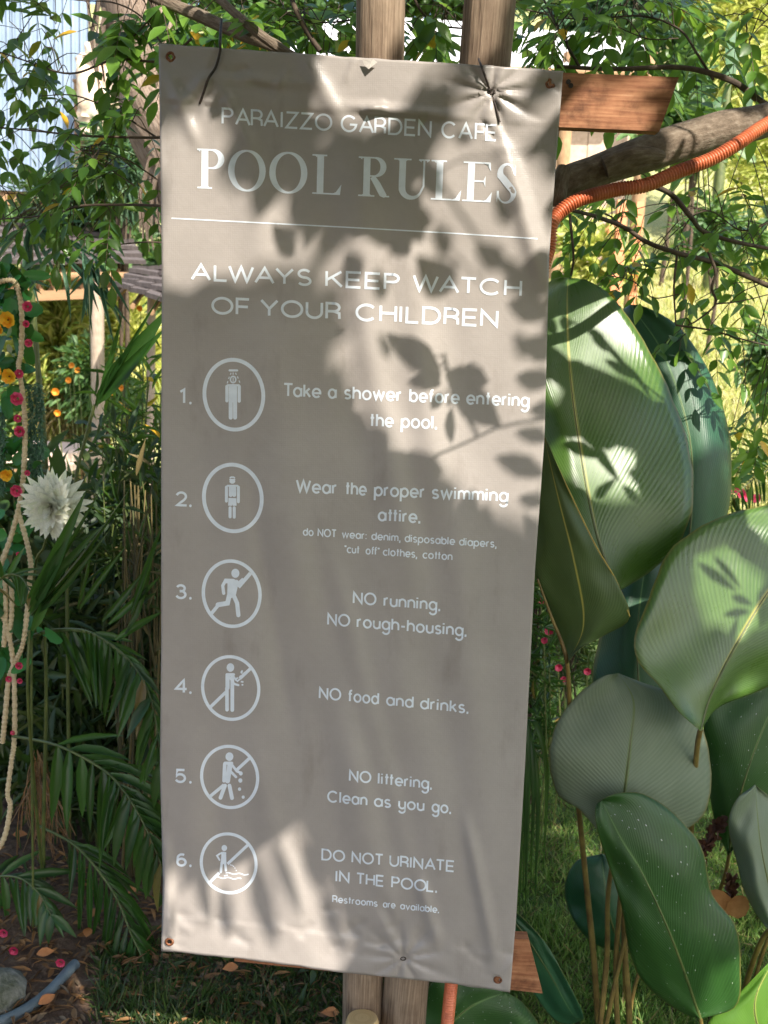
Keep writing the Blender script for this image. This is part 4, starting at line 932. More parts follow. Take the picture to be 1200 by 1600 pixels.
# ------------------------------------------------------------------ broad leaves at right
def broadmat(name, c1, c2, rib, gloss=.28, trans=.18, spots=.0, tc=(.25, .5, .05), nv=46, k=.45, coat=.0):
    m, n, b, o = newmat(name); v = mapping(n, 'UV', (1, 1, 1))
    sp = n.nodes.new('ShaderNodeSeparateXYZ'); n.links.new(v, sp.inputs[0])
    au = mth(n, 'ABSOLUTE', sp.outputs[0]); t = mth(n, 'SUBTRACT', sp.outputs[1], mth(n, 'MULTIPLY', mth(n, 'POWER', au, .8), k))
    wv = mth(n, 'SINE', mth(n, 'MULTIPLY', t, nv*6.283)); wf = mth(n, 'SINE', mth(n, 'MULTIPLY', t, nv*3.3*6.283))
    f = noise_tex(n, 2.2, 5, v); vs = n.nodes.new('ShaderNodeCombineXYZ'); n.links.new(mth(n, 'MULTIPLY', t, 60), vs.inputs[0]); n.links.new(au, vs.inputs[1])
    f2 = noise_tex(n, 1.5, 4, vs.outputs[0])
    a = mth(n, 'ADD', mth(n, 'MULTIPLY', f, .5), mth(n, 'ADD', mth(n, 'MULTIPLY', f2, .35), mth(n, 'MULTIPLY', wv, .07)))
    col = ramp(n, a, [(.28, c1), (.6, c2), (.78, (c2[0]*1.7, c2[1]*1.35, c2[2]*1.1))])
    mr = n.nodes.new('ShaderNodeMix'); mr.data_type = 'RGBA'; kr = mth(n, 'MINIMUM', mth(n, 'MAXIMUM', mth(n, 'SUBTRACT', 1.25, mth(n, 'MULTIPLY', au, 38)), 0), 1)
    n.links.new(kr, mr.inputs[0]); n.links.new(col, mr.inputs[6]); mr.inputs[7].default_value = rib+(1,); col = mr.outputs[2]
    # brown flecks and dust
    bf = ramp(n, noise_tex(n, 7, 7, mapping(n, 'UV', (1, 3, 1)), .75), [(.66, (0, 0, 0)), (.74, (1, 1, 1))]); m5 = n.nodes.new('ShaderNodeMix'); m5.data_type = 'RGBA'
    n.links.new(mth(n, 'MULTIPLY', bf, mth(n, 'ADD', .25, mth(n, 'MULTIPLY', mth(n, 'POWER', au, 4), .5))), m5.inputs[0]); n.links.new(col, m5.inputs[6]); m5.inputs[7].default_value = (.22, .17, .07, 1); col = m5.outputs[2]
    mg = n.nodes.new('ShaderNodeMix'); mg.data_type = 'RGBA'; ke = mth(n, 'MINIMUM', mth(n, 'MAXIMUM', mth(n, 'MULTIPLY', mth(n, 'SUBTRACT', au, .975), 40), 0), .7)
    n.links.new(ke, mg.inputs[0]); n.links.new(col, mg.inputs[6]); mg.inputs[7].default_value = (.20, .16, .04, 1); col = mg.outputs[2]
    if spots:
        vo = n.nodes.new('ShaderNodeTexVoronoi'); vo.inputs['Scale'].default_value = 13; n.links.new(mapping(n, 'UV', (1, 2.2, 1)), vo.inputs['Vector'])
        ks = mth(n, 'MULTIPLY', mth(n, 'LESS_THAN', mth(n, 'ADD', vo.outputs['Distance'], mth(n, 'MULTIPLY', f, .25)), spots), .8)
        m4 = n.nodes.new('ShaderNodeMix'); m4.data_type = 'RGBA'; n.links.new(ks, m4.inputs[0]); n.links.new(col, m4.inputs[6]); m4.inputs[7].default_value = (.5, .55, .45, 1); col = m4.outputs[2]
    n.links.new(col, b.inputs['Base Color']); n.links.new(mth(n, 'ADD', mth(n, 'MULTIPLY', f2, .10), mth(n, 'ADD', mth(n, 'MULTIPLY', noise_tex(n, 5, 6, mapping(n, 'UV', (1, 2, 1)), .7), .34), gloss-.13)), b.inputs['Roughness'])
    b.inputs['Specular IOR Level'].default_value = .5; b.inputs['Coat Weight'].default_value = coat; b.inputs['Coat Roughness'].default_value = .3
    h = mth(n, 'ADD', mth(n, 'MULTIPLY', wv, .5), mth(n, 'MULTIPLY', wf, .18)); bump(n, b, h, .26, .0022)
    tr = n.nodes.new('ShaderNodeBsdfTranslucent'); tr.inputs[0].default_value = tc+(1,); ms = n.nodes.new('ShaderNodeMixShader'); ms.inputs[0].default_value = trans
    n.links.new(b.outputs[0], ms.inputs[1]); n.links.new(tr.outputs[0], ms.inputs[2]); n.links.new(ms.outputs[0], o.inputs[0]); return m
YR = (.42, .38, .08)
MB_lit = broadmat('broad_leaf_mid_green', (.04, .095, .014), (.09, .175, .028), YR, .215, coat=.4)
MB_drk = broadmat('broad_leaf_dark_green', (.016, .058, .012), (.034, .105, .02), (.10, .20, .05), .34, spots=.21)
MB_olv = broadmat('broad_leaf_olive_back', (.05, .085, .025), (.085, .13, .04), YR, .45)
MB_teal = broadmat('broad_leaf_blue_green', (.012, .06, .03), (.03, .115, .05), (.14, .28, .10), .32, .15)
MB_gry = broadmat('broad_leaf_grey_back', (.14, .18, .125), (.215, .26, .185), (.14, .19, .07), .5, .2, nv=40)
MB_yel = broadmat('broad_leaf_yellow_green', (.09, .2, .03), (.15, .29, .045), (.5, .5, .12), .4, .45, tc=(.5, .8, .08))
def respl(P, n):
    c = [0]
    for a, b in zip(P, P[1:]): c.append(c[-1]+math.hypot(b[0]-a[0], b[1]-a[1]))
    S = np.linspace(0, c[-1], n); return [(float(np.interp(s, c, [p[0] for p in P])), float(np.interp(s, c, [p[1] for p in P]))) for s in S]
def csm(P): return [(v.x, v.y) for v in catmull([(p[0], p[1], 0) for p in P], 8)]
def broad(parent, mat, mid, Lo, Ro, Yb, Yt, curl=.05, side=0.0, bow=.05, wav=.013, rib=True, seed=0, label=None):
    nv, nu = 46, 10
    M = respl(csm(mid), nv+1); A = respl(csm([mid[0]]+Lo+[mid[-1]]), nv+1); B = respl(csm([mid[0]]+Ro+[mid[-1]]), nv+1)
    vs = []; uv = []
    for j in range(nv+1):
        v = j/nv; Y = Yb+(Yt-Yb)*v-bow*math.sin(math.pi*v)
        for i in range(-nu, nu+1):
            u = i/nu; e = A[j] if u < 0 else B[j]; a = abs(u)*(1+.012*mnoise.noise(Vector((v*22, seed*3+(u > 0), 0)))*abs(u)**6)
            x = M[j][0]+(e[0]-M[j][0])*a; y = M[j][1]+(e[1]-M[j][1])*a
            dY = curl*a*a*math.sin(math.pi*min(1, v*1.02))+side*u+wav*mnoise.noise(Vector((u*1.5+seed, v*5, seed)))*a*2
            vs.append(at(x, y, Y+dY)); uv.append((u, v))
    w = 2*nu+1; mb = MB(); mb.add(vs, [(j*w+i, j*w+i+1, (j+1)*w+i+1, (j+1)*w+i) for j in range(nv) for i in range(w-1)], uv)
    lf = mb.build('leaf', mat, parent, label=label)
    md = lf.modifiers.new('thick', 'SOLIDIFY'); md.thickness = .0006; md.offset = 0
    if rib:
        mb = MB(); P = [vs[j*w+nu]+Vector((0, .0012, 0)) for j in range(0, nv+1, 2)]
        tube(mb, P, [.0036, .003, .0018, .0008], 7); mb.build('midrib', M_stem, lf)
    return lf
def stalk(parent, pts, r, mat=None, ground=True):
    P = [at(*p) for p in pts]
    if ground:
        e = P[-1]; P.append(Vector((e.x+(e.x-P[-2].x)*.3, e.y+.02, Tz(e.x, e.y)-.02)))
    mb = MB(); tube(mb, catmull(P, 7), r, 10, .04); mb.build('leaf_stalk', mat or M_brstem, parent)
def rightplants():
    g = 'broad leaved plants right of the banner'
    t = thing('broad_leaf_plant', 'tallest broad leaved plant whose sun dappled leaves touch the banner edge', 'plant', (at(960, 1600, 2.15).x, 2.15, 0), g)
    # back teal leaf
    broad(t, MB_teal, [(1045, 975), (1075, 860), (1080, 700), (1040, 560), (985, 476)], [(1020, 880), (1000, 760), (985, 620), (973, 520), (972, 487)], [(1095, 905), (1135, 810), (1143, 740), (1136, 660), (1108, 580), (1062, 512), (1010, 480)], 2.44, 2.62, .10, -.02, .06, seed=1, label='blue green broad leaf behind the tallest one')
    broad(t, MB_lit, [(966, 925), (935, 845), (916, 760), (897, 640), (888, 550), (886, 470), (888, 434)], [(925, 905), (870, 840), (838, 740), (826, 620), (832, 520), (850, 450), (872, 434)], [(1020, 890), (1062, 846), (1082, 790), (1078, 710), (1056, 635), (1015, 548), (962, 470), (920, 439)], 2.0, 2.28, .05, .02, .05, seed=2, label='tallest glossy broad leaf with bright sun patches')
    broad(t, MB_olv, [(886, 1038), (912, 975), (898, 880), (872, 775), (848, 672)], [(876, 1000), (856, 945), (832, 885), (822, 790), (832, 700)], [(905, 1015), (945, 992), (984, 965), (962, 905), (930, 850), (882, 752)], 1.95, 1.92, .03, -.02, .02, rib=False, seed=3, label='olive folded broad leaf beside the banner edge')
    mb = MB(); tube(mb, catmull([at(848, 679, 1.915), at(882, 752, 1.905), at(930, 851, 1.905), at(962, 906, 1.925), at(984, 963, 1.93)], 6), .0014, 5); mb.build('leaf_margin', basic('ochre_leaf_margin', [(.3, (.3, .2, .04)), (.7, (.42, .32, .06))], 30), t)
    stalk(t, [(840, 905, 1.935), (862, 965, 1.94), (878, 1005, 1.945), (887, 1045, 1.95), (893, 1150, 2.0), (905, 1270, 2.03), (918, 1400, 2.06), (928, 1500, 2.07), (936, 1620, 2.08)], [.002, .004, .0055, .007, .007])
    broad(t, MB_teal, [(1000, 1190), (998, 1080), (996, 980), (1012, 855)], [(945, 1170), (926, 1070), (936, 1000), (962, 905), (990, 865)], [(1060, 1170), (1092, 1110), (1075, 1000), (1052, 890), (1025, 852)], 2.25, 2.35, .08, 0, .03, seed=4, label='dark blue green leaf deep between the others')
    t2 = thing('broad_leaf_plant', 'rightmost broad leaved plant with a large dappled leaf reaching out of view', 'plant', (at(1150, 1600, 2.3).x, 2.3, 0), g)
    broad(t2, MB_lit, [(1094, 1142), (1110, 1088), (1150, 1008), (1200, 925), (1262, 850), (1300, 800)], [(1060, 1112), (1030, 1072), (996, 1032), (992, 992), (1010, 946), (1038, 872), (1074, 836), (1112, 814), (1160, 797), (1220, 788)], [(1122, 1106), (1180, 1082), (1250, 1045), (1310, 980), (1330, 900)], 1.88, 2.12, .03, .03, .03, seed=5, label='large dappled broad leaf at the right edge')
    stalk(t2, [(1094, 1140, 1.905), (1088, 1180, 1.95), (1080, 1300, 2.1), (1062, 1500, 2.15), (1050, 1640, 2.18)], [.005, .006, .007])
    broad(t2, MB_drk, [(1138, 1335), (1152, 1260), (1180, 1170), (1215, 1090), (1240, 1040)], [(1118, 1290), (1104, 1200), (1100, 1130), (1120, 1080), (1180, 1045)], [(1175, 1300), (1230, 1230), (1270, 1130)], 2.15, 2.2, .05, 0, .02, seed=6)
    stalk(t2, [(1140, 1330, 2.16), (1132, 1370, 2.18), (1112, 1430, 2.22), (1095, 1520, 2.25), (1085, 1620, 2.26)], [.004, .005, .006])
    broad(t2, MB_gry, [(1225, 1470), (1205, 1400), (1190, 1330), (1184, 1280), (1180, 1226)], [(1196, 1448), (1166, 1400), (1152, 1350), (1138, 1290), (1150, 1250)], [(1260, 1420), (1240, 1330), (1215, 1260)], 2.0, 2.02, .06, .03, .02, .03, seed=7, label='pale curling leaf with torn edge at the right side')
    stalk(t2, [(1214, 1440, 2.0), (1190, 1470, 2.02), (1165, 1540, 2.05), (1150, 1620, 2.08)], [.005, .006, .007])
    stalk(t2, [(1230, 1400, 2.1), (1195, 1480, 2.1), (1172, 1560, 2.12), (1160, 1640, 2.12)], [.004, .005])
    t3 = thing('broad_leaf_plant', 'front broad leaved plant with a round grey green leaf over a long dark one', 'plant', (at(1000, 1600, 2.05).x, 2.05, 0), g)
    broad(t3, MB_gry, [(962, 1318), (975, 1240), (985, 1160), (990, 1095), (966, 1052)], [(935, 1298), (904, 1264), (872, 1242), (858, 1188), (868, 1134), (900, 1088), (940, 1058)], [(1005, 1318), (1072, 1296), (1104, 1264), (1111, 1205), (1095, 1130), (1055, 1086), (1002, 1066)], 1.93, 1.98, .05, .01, .03, seed=8, label='round grey green broad leaf')
    stalk(t3, [(962, 1318, 1.94), (950, 1400, 1.97), (948, 1500, 2.0), (935, 1620, 2.0)], [.004, .006, .007])
    broad(t3, MB_drk, [(1094, 1592), (1070, 1520), (1038, 1438), (1002, 1362), (970, 1310), (940, 1250)], [(1058, 1578), (1008, 1538), (984, 1490), (972, 1420), (956, 1368), (934, 1300), (930, 1262)], [(1150, 1572), (1157, 1510), (1150, 1448), (1112, 1396), (1099, 1330), (1070, 1288), (1038, 1258), (1000, 1239), (962, 1240)], 1.84, 1.86, .04, 0, .03, seed=9, label='long dark green broad leaf with white specks')
    stalk(t3, [(1094, 1590, 1.845), (1100, 1630, 1.88), (1100, 1700, 1.9)], [.004, .006])
    broad(t3, MB_yel, [(1230, 1690), (1190, 1620), (1180, 1560), (1215, 1490)], [(1160, 1690), (1110, 1625), (1108, 1595), (1150, 1556)], [(1270, 1650), (1280, 1550)], 1.86, 1.88, .02, 0, .02, seed=10, label='sunlit yellow green leaf in the lower right corner')
    for pts, r in (([(975, 1340, 2.03), (968, 1420, 2.04), (962, 1520, 2.05), (966, 1620, 2.05)], [.005, .007]), ([(992, 1380, 2.04), (978, 1460, 2.04), (960, 1540, 2.04), (940, 1630, 2.04)], [.004, .006]),
                   ([(985, 1330, 2.06), (975, 1450, 2.06), (982, 1560, 2.06), (985, 1640, 2.06)], [.006, .008]), ([(1010, 1480, 2.1), (988, 1560, 2.1), (980, 1640, 2.1)], [.004, .005])):
        stalk(t3, pts, r)
    t4 = thing('broad_leaf_plant', 'low blue green leaved plant beside the lower board end', 'plant', (at(850, 1600, 2.2).x, 2.2, 0), g)
    broad(t4, MB_teal, [(975, 1490), (955, 1440), (945, 1380), (940, 1334)], [(925, 1472), (892, 1430), (882, 1385), (900, 1346)], [(990, 1450), (990, 1380), (968, 1340)], 2.15, 2.2, .06, 0, .03, seed=11)
    stalk(t4, [(975, 1488, 2.15), (975, 1560, 2.17), (970, 1640, 2.2)], .004)
    broad(t4, MB_teal, [(760, 1400), (812, 1450), (858, 1520), (895, 1585), (912, 1592)], [(800, 1420), (850, 1470), (885, 1530), (908, 1575)], [(780, 1450), (820, 1530), (862, 1590), (890, 1600)], 1.99, 1.97, .02, .02, .02, seed=12)
    broad(t4, MB_drk, [(640, 1640), (700, 1600), (740, 1570), (790, 1550)], [(660, 1560), (700, 1515), (760, 1520)], [(700, 1690), (790, 1670), (845, 1620), (820, 1570)], 2.0, 2.02, .03, 0, .02, seed=13)
    # hanging strap leaves between banner and lawn
    t5 = thing('strap_leaf_tuft', 'dark tuft of narrow strap leaves hanging down beside the banner edge', 'plant', (at(815, 1500, 2.1).x, 2.1, 0))
    for i in range(16):
        x = 806+rnd.uniform(-14, 24); y0 = rnd.uniform(1080, 1200); y1 = rnd.uniform(1330, 1445); dx = rnd.uniform(-8, 18)
        P = catmull([at(x-20, y1+60, 2.12), at(x-12, y0+90, 2.08), at(x+2, y0, 2.05), at(x+10+dx, y0+70, 2.02), at(x+6+dx, y1, 2.02)], 5)
        vs = []; n = len(P)
        for k, p in enumerate(P):
            w_ = .007*math.sin(math.pi*min(.97, .15+k/n*.85)); vs += [p-Vector((w_, .0, 0)), p+Vector((0, -.002, 0)), p+Vector((w_, 0, 0))]
        mb = MB(); mb.add(vs, [(3*k+a, 3*k+a+1, 3*k+a+4, 3*k+a+3) for k in range(n-1) for a in (0, 1)]); mb.build('leaf', M_palm, t5)
    for i, (x0, y0, x1, y1) in enumerate(((1090, 1345, 1125, 1285), (1137, 1425, 1143, 1375))):
        t6 = thing('spent_flower_spike', ['dry brown flower spike beside the round grey leaf', 'lower brown flower spike with an orange dry leaf'][i], 'flower spike', at(x0, y0, 2.12))
        a, b = at(x0, y0, 2.12), at(x1, y1, 2.12)
        L = [(a.lerp(b, rnd.random()), (b-a).normalized()*.6+rv(.6), rv(), .022, .014) for _ in range(60)]
        mb = MB(); tube(mb, [a-(b-a)*.3, a, b], .004, 7); mb.build('stem', M_bract, t6); mass('bract', L, 'round', M_bract, t6, kind=None)
        if i:
            mass('dry_leaf', [(at(1140, 1428, 2.1), at(1110, 1392, 2.1)-at(1140, 1428, 2.1), Vector((0, -1, .3)), .07, .05), (at(1140, 1430, 2.1), at(1165, 1402, 2.1)-at(1140, 1430, 2.1), Vector((0, -1, .1)), .055, .05)], 'round', M_rust, t6, kind=None)
rightplants()
# low plants with pink flowers on the lawn behind
for i, (x0, x1, y0, y1, Y, n) in enumerate(((800, 860, 900, 1180, 3.0, 900), (850, 930, 960, 1080, 3.6, 500))):
    t = thing('narrow_leaf_shrub', ['narrow leaved shrub growing beside the banner edge over the lawn', 'low narrow leaved shrub under the olive folded leaf'][i], 'shrub', (at((x0+x1)/2, y1, Y).x, Y, Tz(.5, Y)))
    L = []
    for _ in range(n//3):
        c = at(rnd.uniform(x0, x1), rnd.uniform(y0, y1), Y+rnd.uniform(-.2, .25)); d0 = rv(.7)+Vector((0, -.2, .5))
        for k in range(3): L.append((c, d0+rv(.6), rv(.5)+Vector((0, 0, 1)), rnd.uniform(.04, .1), .008))
    leaves_as_parts(t, L, 'lance', M_under if i else M_palm, nmax=150)
    mb = MB(); b = at((x0+x1)/2, (y0+y1)/2, Y)
    for k in range(5): tube(mb, catmull([(b.x, Y, Tz(b.x, Y)), (b.x+rnd.uniform(-.05, .05), Y, b.z*.5), at(rnd.uniform(x0, x1), y0+20, Y)], 5), .004, 5)
    mb.build('stem', M_twig, t)
PN = ['just under the olive leaf tip', 'left against the banner', 'below its twin by the banner', 'by the dark stalk', 'small, above the round grey leaf', 'deep in the narrow leaved shrub']
for i, (px, py, Y, s) in enumerate(((857, 984, 2.9, .035), (846, 938, 2.95, .022), (850, 1000, 2.8, .025), (872, 1042, 3.0, .03), (917, 1048, 3.1, .03), (880, 1060, 3.2, .025))):
    small_flower(at(px, py, Y), s, M_pink, 'pink blossom '+PN[i], 'pink blossoms over the lawn', 7)
for i, (px, py) in enumerate(((1167, 776), (1156, 770), (1180, 778), (1145, 764))):
    small_flower(at(px, py, 4.6), .055, M_pink, 'tiny pink blossom '+['right of the pair', 'in the middle', 'nearest the right edge', 'leftmost'][i]+' under the cycad frond', 'pink blossoms under the cycad frond', 6)
# ------------------------------------------------------------------ fronds
def frond(parent, pts, n, Lpx, W, mat=M_palm, r=.004, sides=(1, -1), ang=55, droop=.5, ends=(.25, 1), taper=.5, jitter=.22, gravity=.25, rib=None):
    P = catmull([at(*p) for p in pts], 8); mb = MB(); tube(mb, P, [r, r*.7, r*.3], 7); fr = thing_part = mb.build('frond', rib or M_stem, parent)
    m_ = len(P); L = []
    for i in range(n):
        f = ends[0]+(ends[1]-ends[0])*i/(n-1); k = f*(m_-1.001); a = int(k); p = P[a].lerp(P[a+1], k-a); tan = (P[a+1]-P[a]).normalized()
        view = (p-CAM).normalized(); sd = tan.cross(view).normalized()
        ln = Lpx*mpp(p.y)*(1-taper*abs(f-.45)*1.6)*rnd.uniform(.85, 1.1)
        for s in sides:
            an = R_(ang*(1-.45*f)+rnd.gauss(0, 8)); d = tan*math.cos(an)+sd*s*math.sin(an)+view*rnd.uniform(-jitter, jitter*2)-Vector((0, 0, gravity)); d.normalize()
            L.append((p, d, -view+Vector((0, 0, .8))+rv(.25), ln*rnd.uniform(.8, 1.1), W*rnd.uniform(.6, 1.15)))
    leaves_as_parts(fr, L, 'strap', mat, name='leaflet', nmax=120); return fr
def palms():
    g = 'palms in the dark corner at lower left'
    t = thing('areca_palm', 'areca palm whose long frond arches over the dark corner beside the banner', 'palm', (at(40, 1500, 2.5).x, 2.5, 0), g)
    frond(t, [(-80, 1130, 2.5), (0, 1022, 2.42), (60, 990, 2.36), (110, 983, 2.3), (150, 992, 2.25), (200, 1030, 2.2), (235, 1090, 2.14), (252, 1190, 2.1)], 24, 150, .022, ang=62, ends=(.35, 1), gravity=.12, sides=(-1,))
    frond(t, [(-80, 1132, 2.5), (0, 1024, 2.42), (60, 992, 2.36), (110, 985, 2.3), (150, 994, 2.25), (200, 1032, 2.2), (235, 1092, 2.14), (252, 1192, 2.1)], 14, 95, .016, ang=50, ends=(.55, 1), gravity=.5, sides=(1,))
    frond(t, [(20, 1150, 2.3), (90, 1165, 2.22), (160, 1202, 2.15), (195, 1238, 2.1), (225, 1288, 2.05), (252, 1350, 2.02)], 17, 150, .024, ang=75, ends=(.2, 1), gravity=.75)
    frond(t, [(60, 1290, 2.5), (110, 1316, 2.45), (145, 1350, 2.4), (180, 1400, 2.35), (205, 1460, 2.3), (232, 1520, 2.25), (255, 1600, 2.2)], 22, 150, .017, ang=50, ends=(.15, 1), gravity=.8)
    frond(t, [(-60, 1380, 2.5), (-10, 1370, 2.45), (30, 1372, 2.4), (60, 1395, 2.35), (80, 1430, 2.3)], 11, 100, .02, ang=60, gravity=.6)
    frond(t, [(30, 1240, 2.9), (80, 1260, 2.85), (150, 1270, 2.8), (220, 1310, 2.75), (260, 1370, 2.7)], 16, 90, .014, mat=M_under, gravity=.6)
    frond(t, [(300, 1400, 2.6), (270, 1480, 2.55), (240, 1540, 2.5), (210, 1620, 2.5)], 14, 90, .012, mat=M_palm, gravity=.7)
    t = thing('areca_palm', 'second palm with a stiff leaf bundle pointing up beside the white flower', 'palm', (at(45, 1300, 2.1).x, 2.1, 0), g)
    for i, (x0, y0, x1, y1, wd) in enumerate(((48, 955, 122, 795, .030), (58, 950, 135, 830, .022), (45, 940, 100, 850, .02), (52, 960, 165, 850, .016), (60, 930, 150, 780, .010), (50, 985, 90, 900, .02), (48, 960, 200, 790, .008), (120, 950, 150, 840, .007), (125, 950, 190, 860, .012), (160, 970, 222, 900, .014), (170, 975, 248, 905, .015), (180, 1000, 250, 955, .017), (195, 990, 250, 860, .015), (205, 960, 252, 820, .013))):
        a, b = at(x0, y0, 2.1), at(x1, y1, 2.02+.01*i); mass('leaf', [(a, b-a, Vector((.5, -1, .4))+rv(.2), (b-a).length*1.05, wd)], 'strap', M_palm, t, kind=None)
    frond(t, [(-60, 960, 2.3), (0, 905, 2.2), (30, 900, 2.15), (48, 925, 2.1)], 8, 60, .012, gravity=.3)
    stalk(t, [(46, 985, 2.1), (44, 1100, 2.12), (60, 1300, 2.35), (70, 1400, 2.5)], [.003, .004, .005], M_stem)
    stalk(t, [(70, 990, 2.4), (72, 1100, 2.42), (68, 1300, 2.45)], [.004, .005], M_stem)
    # fan palm at upper left
    t = thing('fan_palm', 'blue green fan palm with long drooping blades in front of the hut', 'palm', (at(70, 800, 3.2).x, 3.2, 0))
    mb = MB(); tube(mb, catmull([at(46, 340, 3.2), at(50, 450, 3.2), at(58, 560, 3.2), at(66, 650, 3.2), at(71, 735, 3.2), at(80, 900, 3.2), Vector((at(85, 950, 3.2).x, 3.2, 0))], 6), [.008, .0095, .011], 9); mb.build('leaf_stalk', M_stem, t)
    c = at(46, 352, 3.2); L = []
    for k in range(15):
        a = R_(rnd.uniform(-170, -10)) if k > 4 else R_(rnd.uniform(-40, 60)); L.append((c, Vector((math.cos(a), rnd.uniform(-.5, .3), math.sin(a))), Vector((0, -1, .3))+rv(.3), rnd.uniform(.16, .28), .014))
    leaves_as_parts(t, L, 'strap', M_teal, 'blade')
    L = []; c = at(120, 408, 3.1)
    for k in range(15):
        e = at(115+k*6+rnd.uniform(-8, 8), 500-abs(k-8)*4+rnd.uniform(-30, 22), 3.0+rnd.uniform(-.1, .15)); s0 = c+Vector((rnd.uniform(-.06, .06), 0, rnd.uniform(-.03, .03)))
        L.append((s0, e-s0, Vector((.3, -1, .3))+rv(.3), (e-s0).length*1.1, .013))
    leaves_as_parts(t, L, 'strap', M_teal, 'blade')
    mb = MB(); tube(mb, catmull([c, at(90, 350, 3.15), at(40, 330, 3.2), at(-30, 420, 3.3)], 5), .006, 7); mb.build('leaf_stalk', M_stem, t)
    c = at(28, 430, 3.0); L = []
    for k in range(14):
        a = R_(rnd.uniform(150, 400)); L.append((c, Vector((math.cos(a), -.2, math.sin(a))), Vector((0, -1, .3)), rnd.uniform(.08, .16), .012))
    leaves_as_parts(t, L, 'strap', M_teal, 'blade')
    t = thing('grassy_cane', 'dark cane plant with a thick folded leaf leaning to the banner edge', 'plant', (at(105, 900, 2.6).x, 2.6, 0))
    for x0, y0, x1, y1, wd in ((147, 636, 256, 490, .05), (160, 620, 250, 520, .03), (150, 640, 190, 500, .016), (148, 632, 245, 470, .012)):
        a, b = at(x0, y0, 2.6), at(x1, y1, 2.5); mass('leaf', [(a, b-a, Vector((.4, -1, .3)), (b-a).length*1.05, wd)], 'lance', M_palm, t, kind=None)
    stalk(t, [(148, 632, 2.6), (135, 680, 2.6), (122, 730, 2.6), (112, 800, 2.6), (105, 900, 2.6)], [.004, .005], M_stem)
    # cycad frond at right
    t = thing('cycad', 'cycad frond with comb like leaflets at the right edge above the pink blossoms', 'cycad', (at(1290, 760, 4).x, 4, Tz(1.6, 4)))
    frond(t, [(1290, 720, 4.0), (1230, 722, 3.95), (1190, 740, 3.9), (1150, 772, 3.85), (1142, 790, 3.85)], 34, 62, .010, mat=M_palm, ang=75, gravity=.0, ends=(.05, 1), jitter=.05)
    frond(t, [(1290, 700, 4.2), (1240, 690, 4.1), (1200, 700, 4.1), (1160, 725, 4.05)], 26, 50, .009, mat=M_palm, ang=75, gravity=.0, ends=(.05, 1), jitter=.05)
palms()
# ------------------------------------------------------------------ thicket at left
def thicket(name, label, reg, Y0, Y1, n, size, mat, tpl='lance', wide=.16, parts=250, stems=20, mat2=M_under, cat='thicket', up_=.25, falloff=None):
    x0, y0, x1, y1 = reg; Yc = (Y0+Y1)/2; c = at((x0+x1)/2, y1, Yc)
    t = thing(name, label, cat, (c.x, Yc, max(0, Tz(c.x, Yc)))); L = []; S = []
    for _ in range(stems):
        Y = rnd.uniform(Y0, Y1); a = at(rnd.uniform(x0, x1), y1, Y); a = Vector((a.x, Y, Tz(a.x, Y))); b = at(rnd.uniform(x0, x1), rnd.uniform(y0, (y0+y1)/2), Y+rnd.uniform(-.1, .1))
        P = catmull([a, a.lerp(b, .5)+Vector((rnd.uniform(-.06, .06), 0, 0)), b], 6); S.append(P)
    for _ in range(n):
        P = S[rnd.randrange(len(S))]; p = P[rnd.randrange(3, len(P))]+rv(.05)
        if not (falloff and falloff(*proj(p)[:2])): L.append((p, rv(.8)+Vector((0, -.1, up_)), rv(.5)+Vector((0, -.4, 1)), size*rnd.uniform(.5, 1.3), size*wide*rnd.uniform(.7, 1.3)))
    mb = MB()
    for P in S: tube(mb, P, [.0045, .002], 5, cap=False)
    mb.build('stems', mat2 if mat2 is not M_under else M_stem, t); leaves_as_parts(t, L, tpl, mat, nmax=parts); return t
thicket('bamboo_thicket', 'dense narrow leaved thicket left of the banner below the hut', (125, 690, 290, 1010), 2.7, 3.4, 2600, .10, M_under, stems=46, parts=300)
thicket('bamboo_thicket', 'brighter grassy thicket tips touching the banner edge', (170, 570, 275, 800), 2.9, 3.3, 900, .10, M_tree, 'lance', .12, stems=26, parts=250)
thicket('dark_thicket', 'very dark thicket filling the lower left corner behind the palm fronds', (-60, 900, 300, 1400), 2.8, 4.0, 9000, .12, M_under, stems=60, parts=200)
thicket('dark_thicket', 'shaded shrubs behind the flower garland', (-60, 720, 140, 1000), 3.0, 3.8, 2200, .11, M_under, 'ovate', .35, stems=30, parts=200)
thicket('dry_cane_clump', 'thin yellowish canes standing in the thicket beside the banner', (190, 740, 262, 1010), 2.6, 2.75, 60, .08, M_grassm, stems=26, mat2=M_grassm, parts=60, cat='canes')
thicket('low_weeds', 'low dark weeds under the lower left corner of the banner', (225, 1480, 540, 1640), 2.25, 3.0, 800, .085, M_under, stems=40, parts=250, cat='weeds', wide=.22)
thicket('low_weeds', 'feathery green weeds around the foot of the posts', (380, 1520, 800, 1640), 2.5, 3.4, 1500, .05, M_far, stems=60, parts=100, cat='weeds', wide=.2)
thicket('low_weeds', 'scattered weeds on the soil at the lower left edge', (-40, 1400, 120, 1560), 2.6, 3.2, 350, .06, M_under, stems=20, parts=120, cat='weeds')
def dryroots():
    t = thing('dry_frond_skirt', 'hanging grey dry fronds in the dark lower left', 'dead fronds', (at(65, 1200, 2.6).x, 2.6, 0)); mb = MB()
    for _ in range(60):
        a = at(62+rnd.uniform(-10, 10), 1190+rnd.uniform(-20, 30), 2.6); b = at(66+rnd.gauss(0, 26), rnd.uniform(1270, 1350), 2.55+rnd.uniform(-.1, .1))
        tube(mb, catmull([a, a.lerp(b, .5)+rv(.015), b], 3), .0011, 4, cap=False)
    mb.build('strand', M_litter, t, kind='stuff'); stalk(t, [(62, 1190, 2.6), (64, 1300, 2.6)], .006)
dryroots()
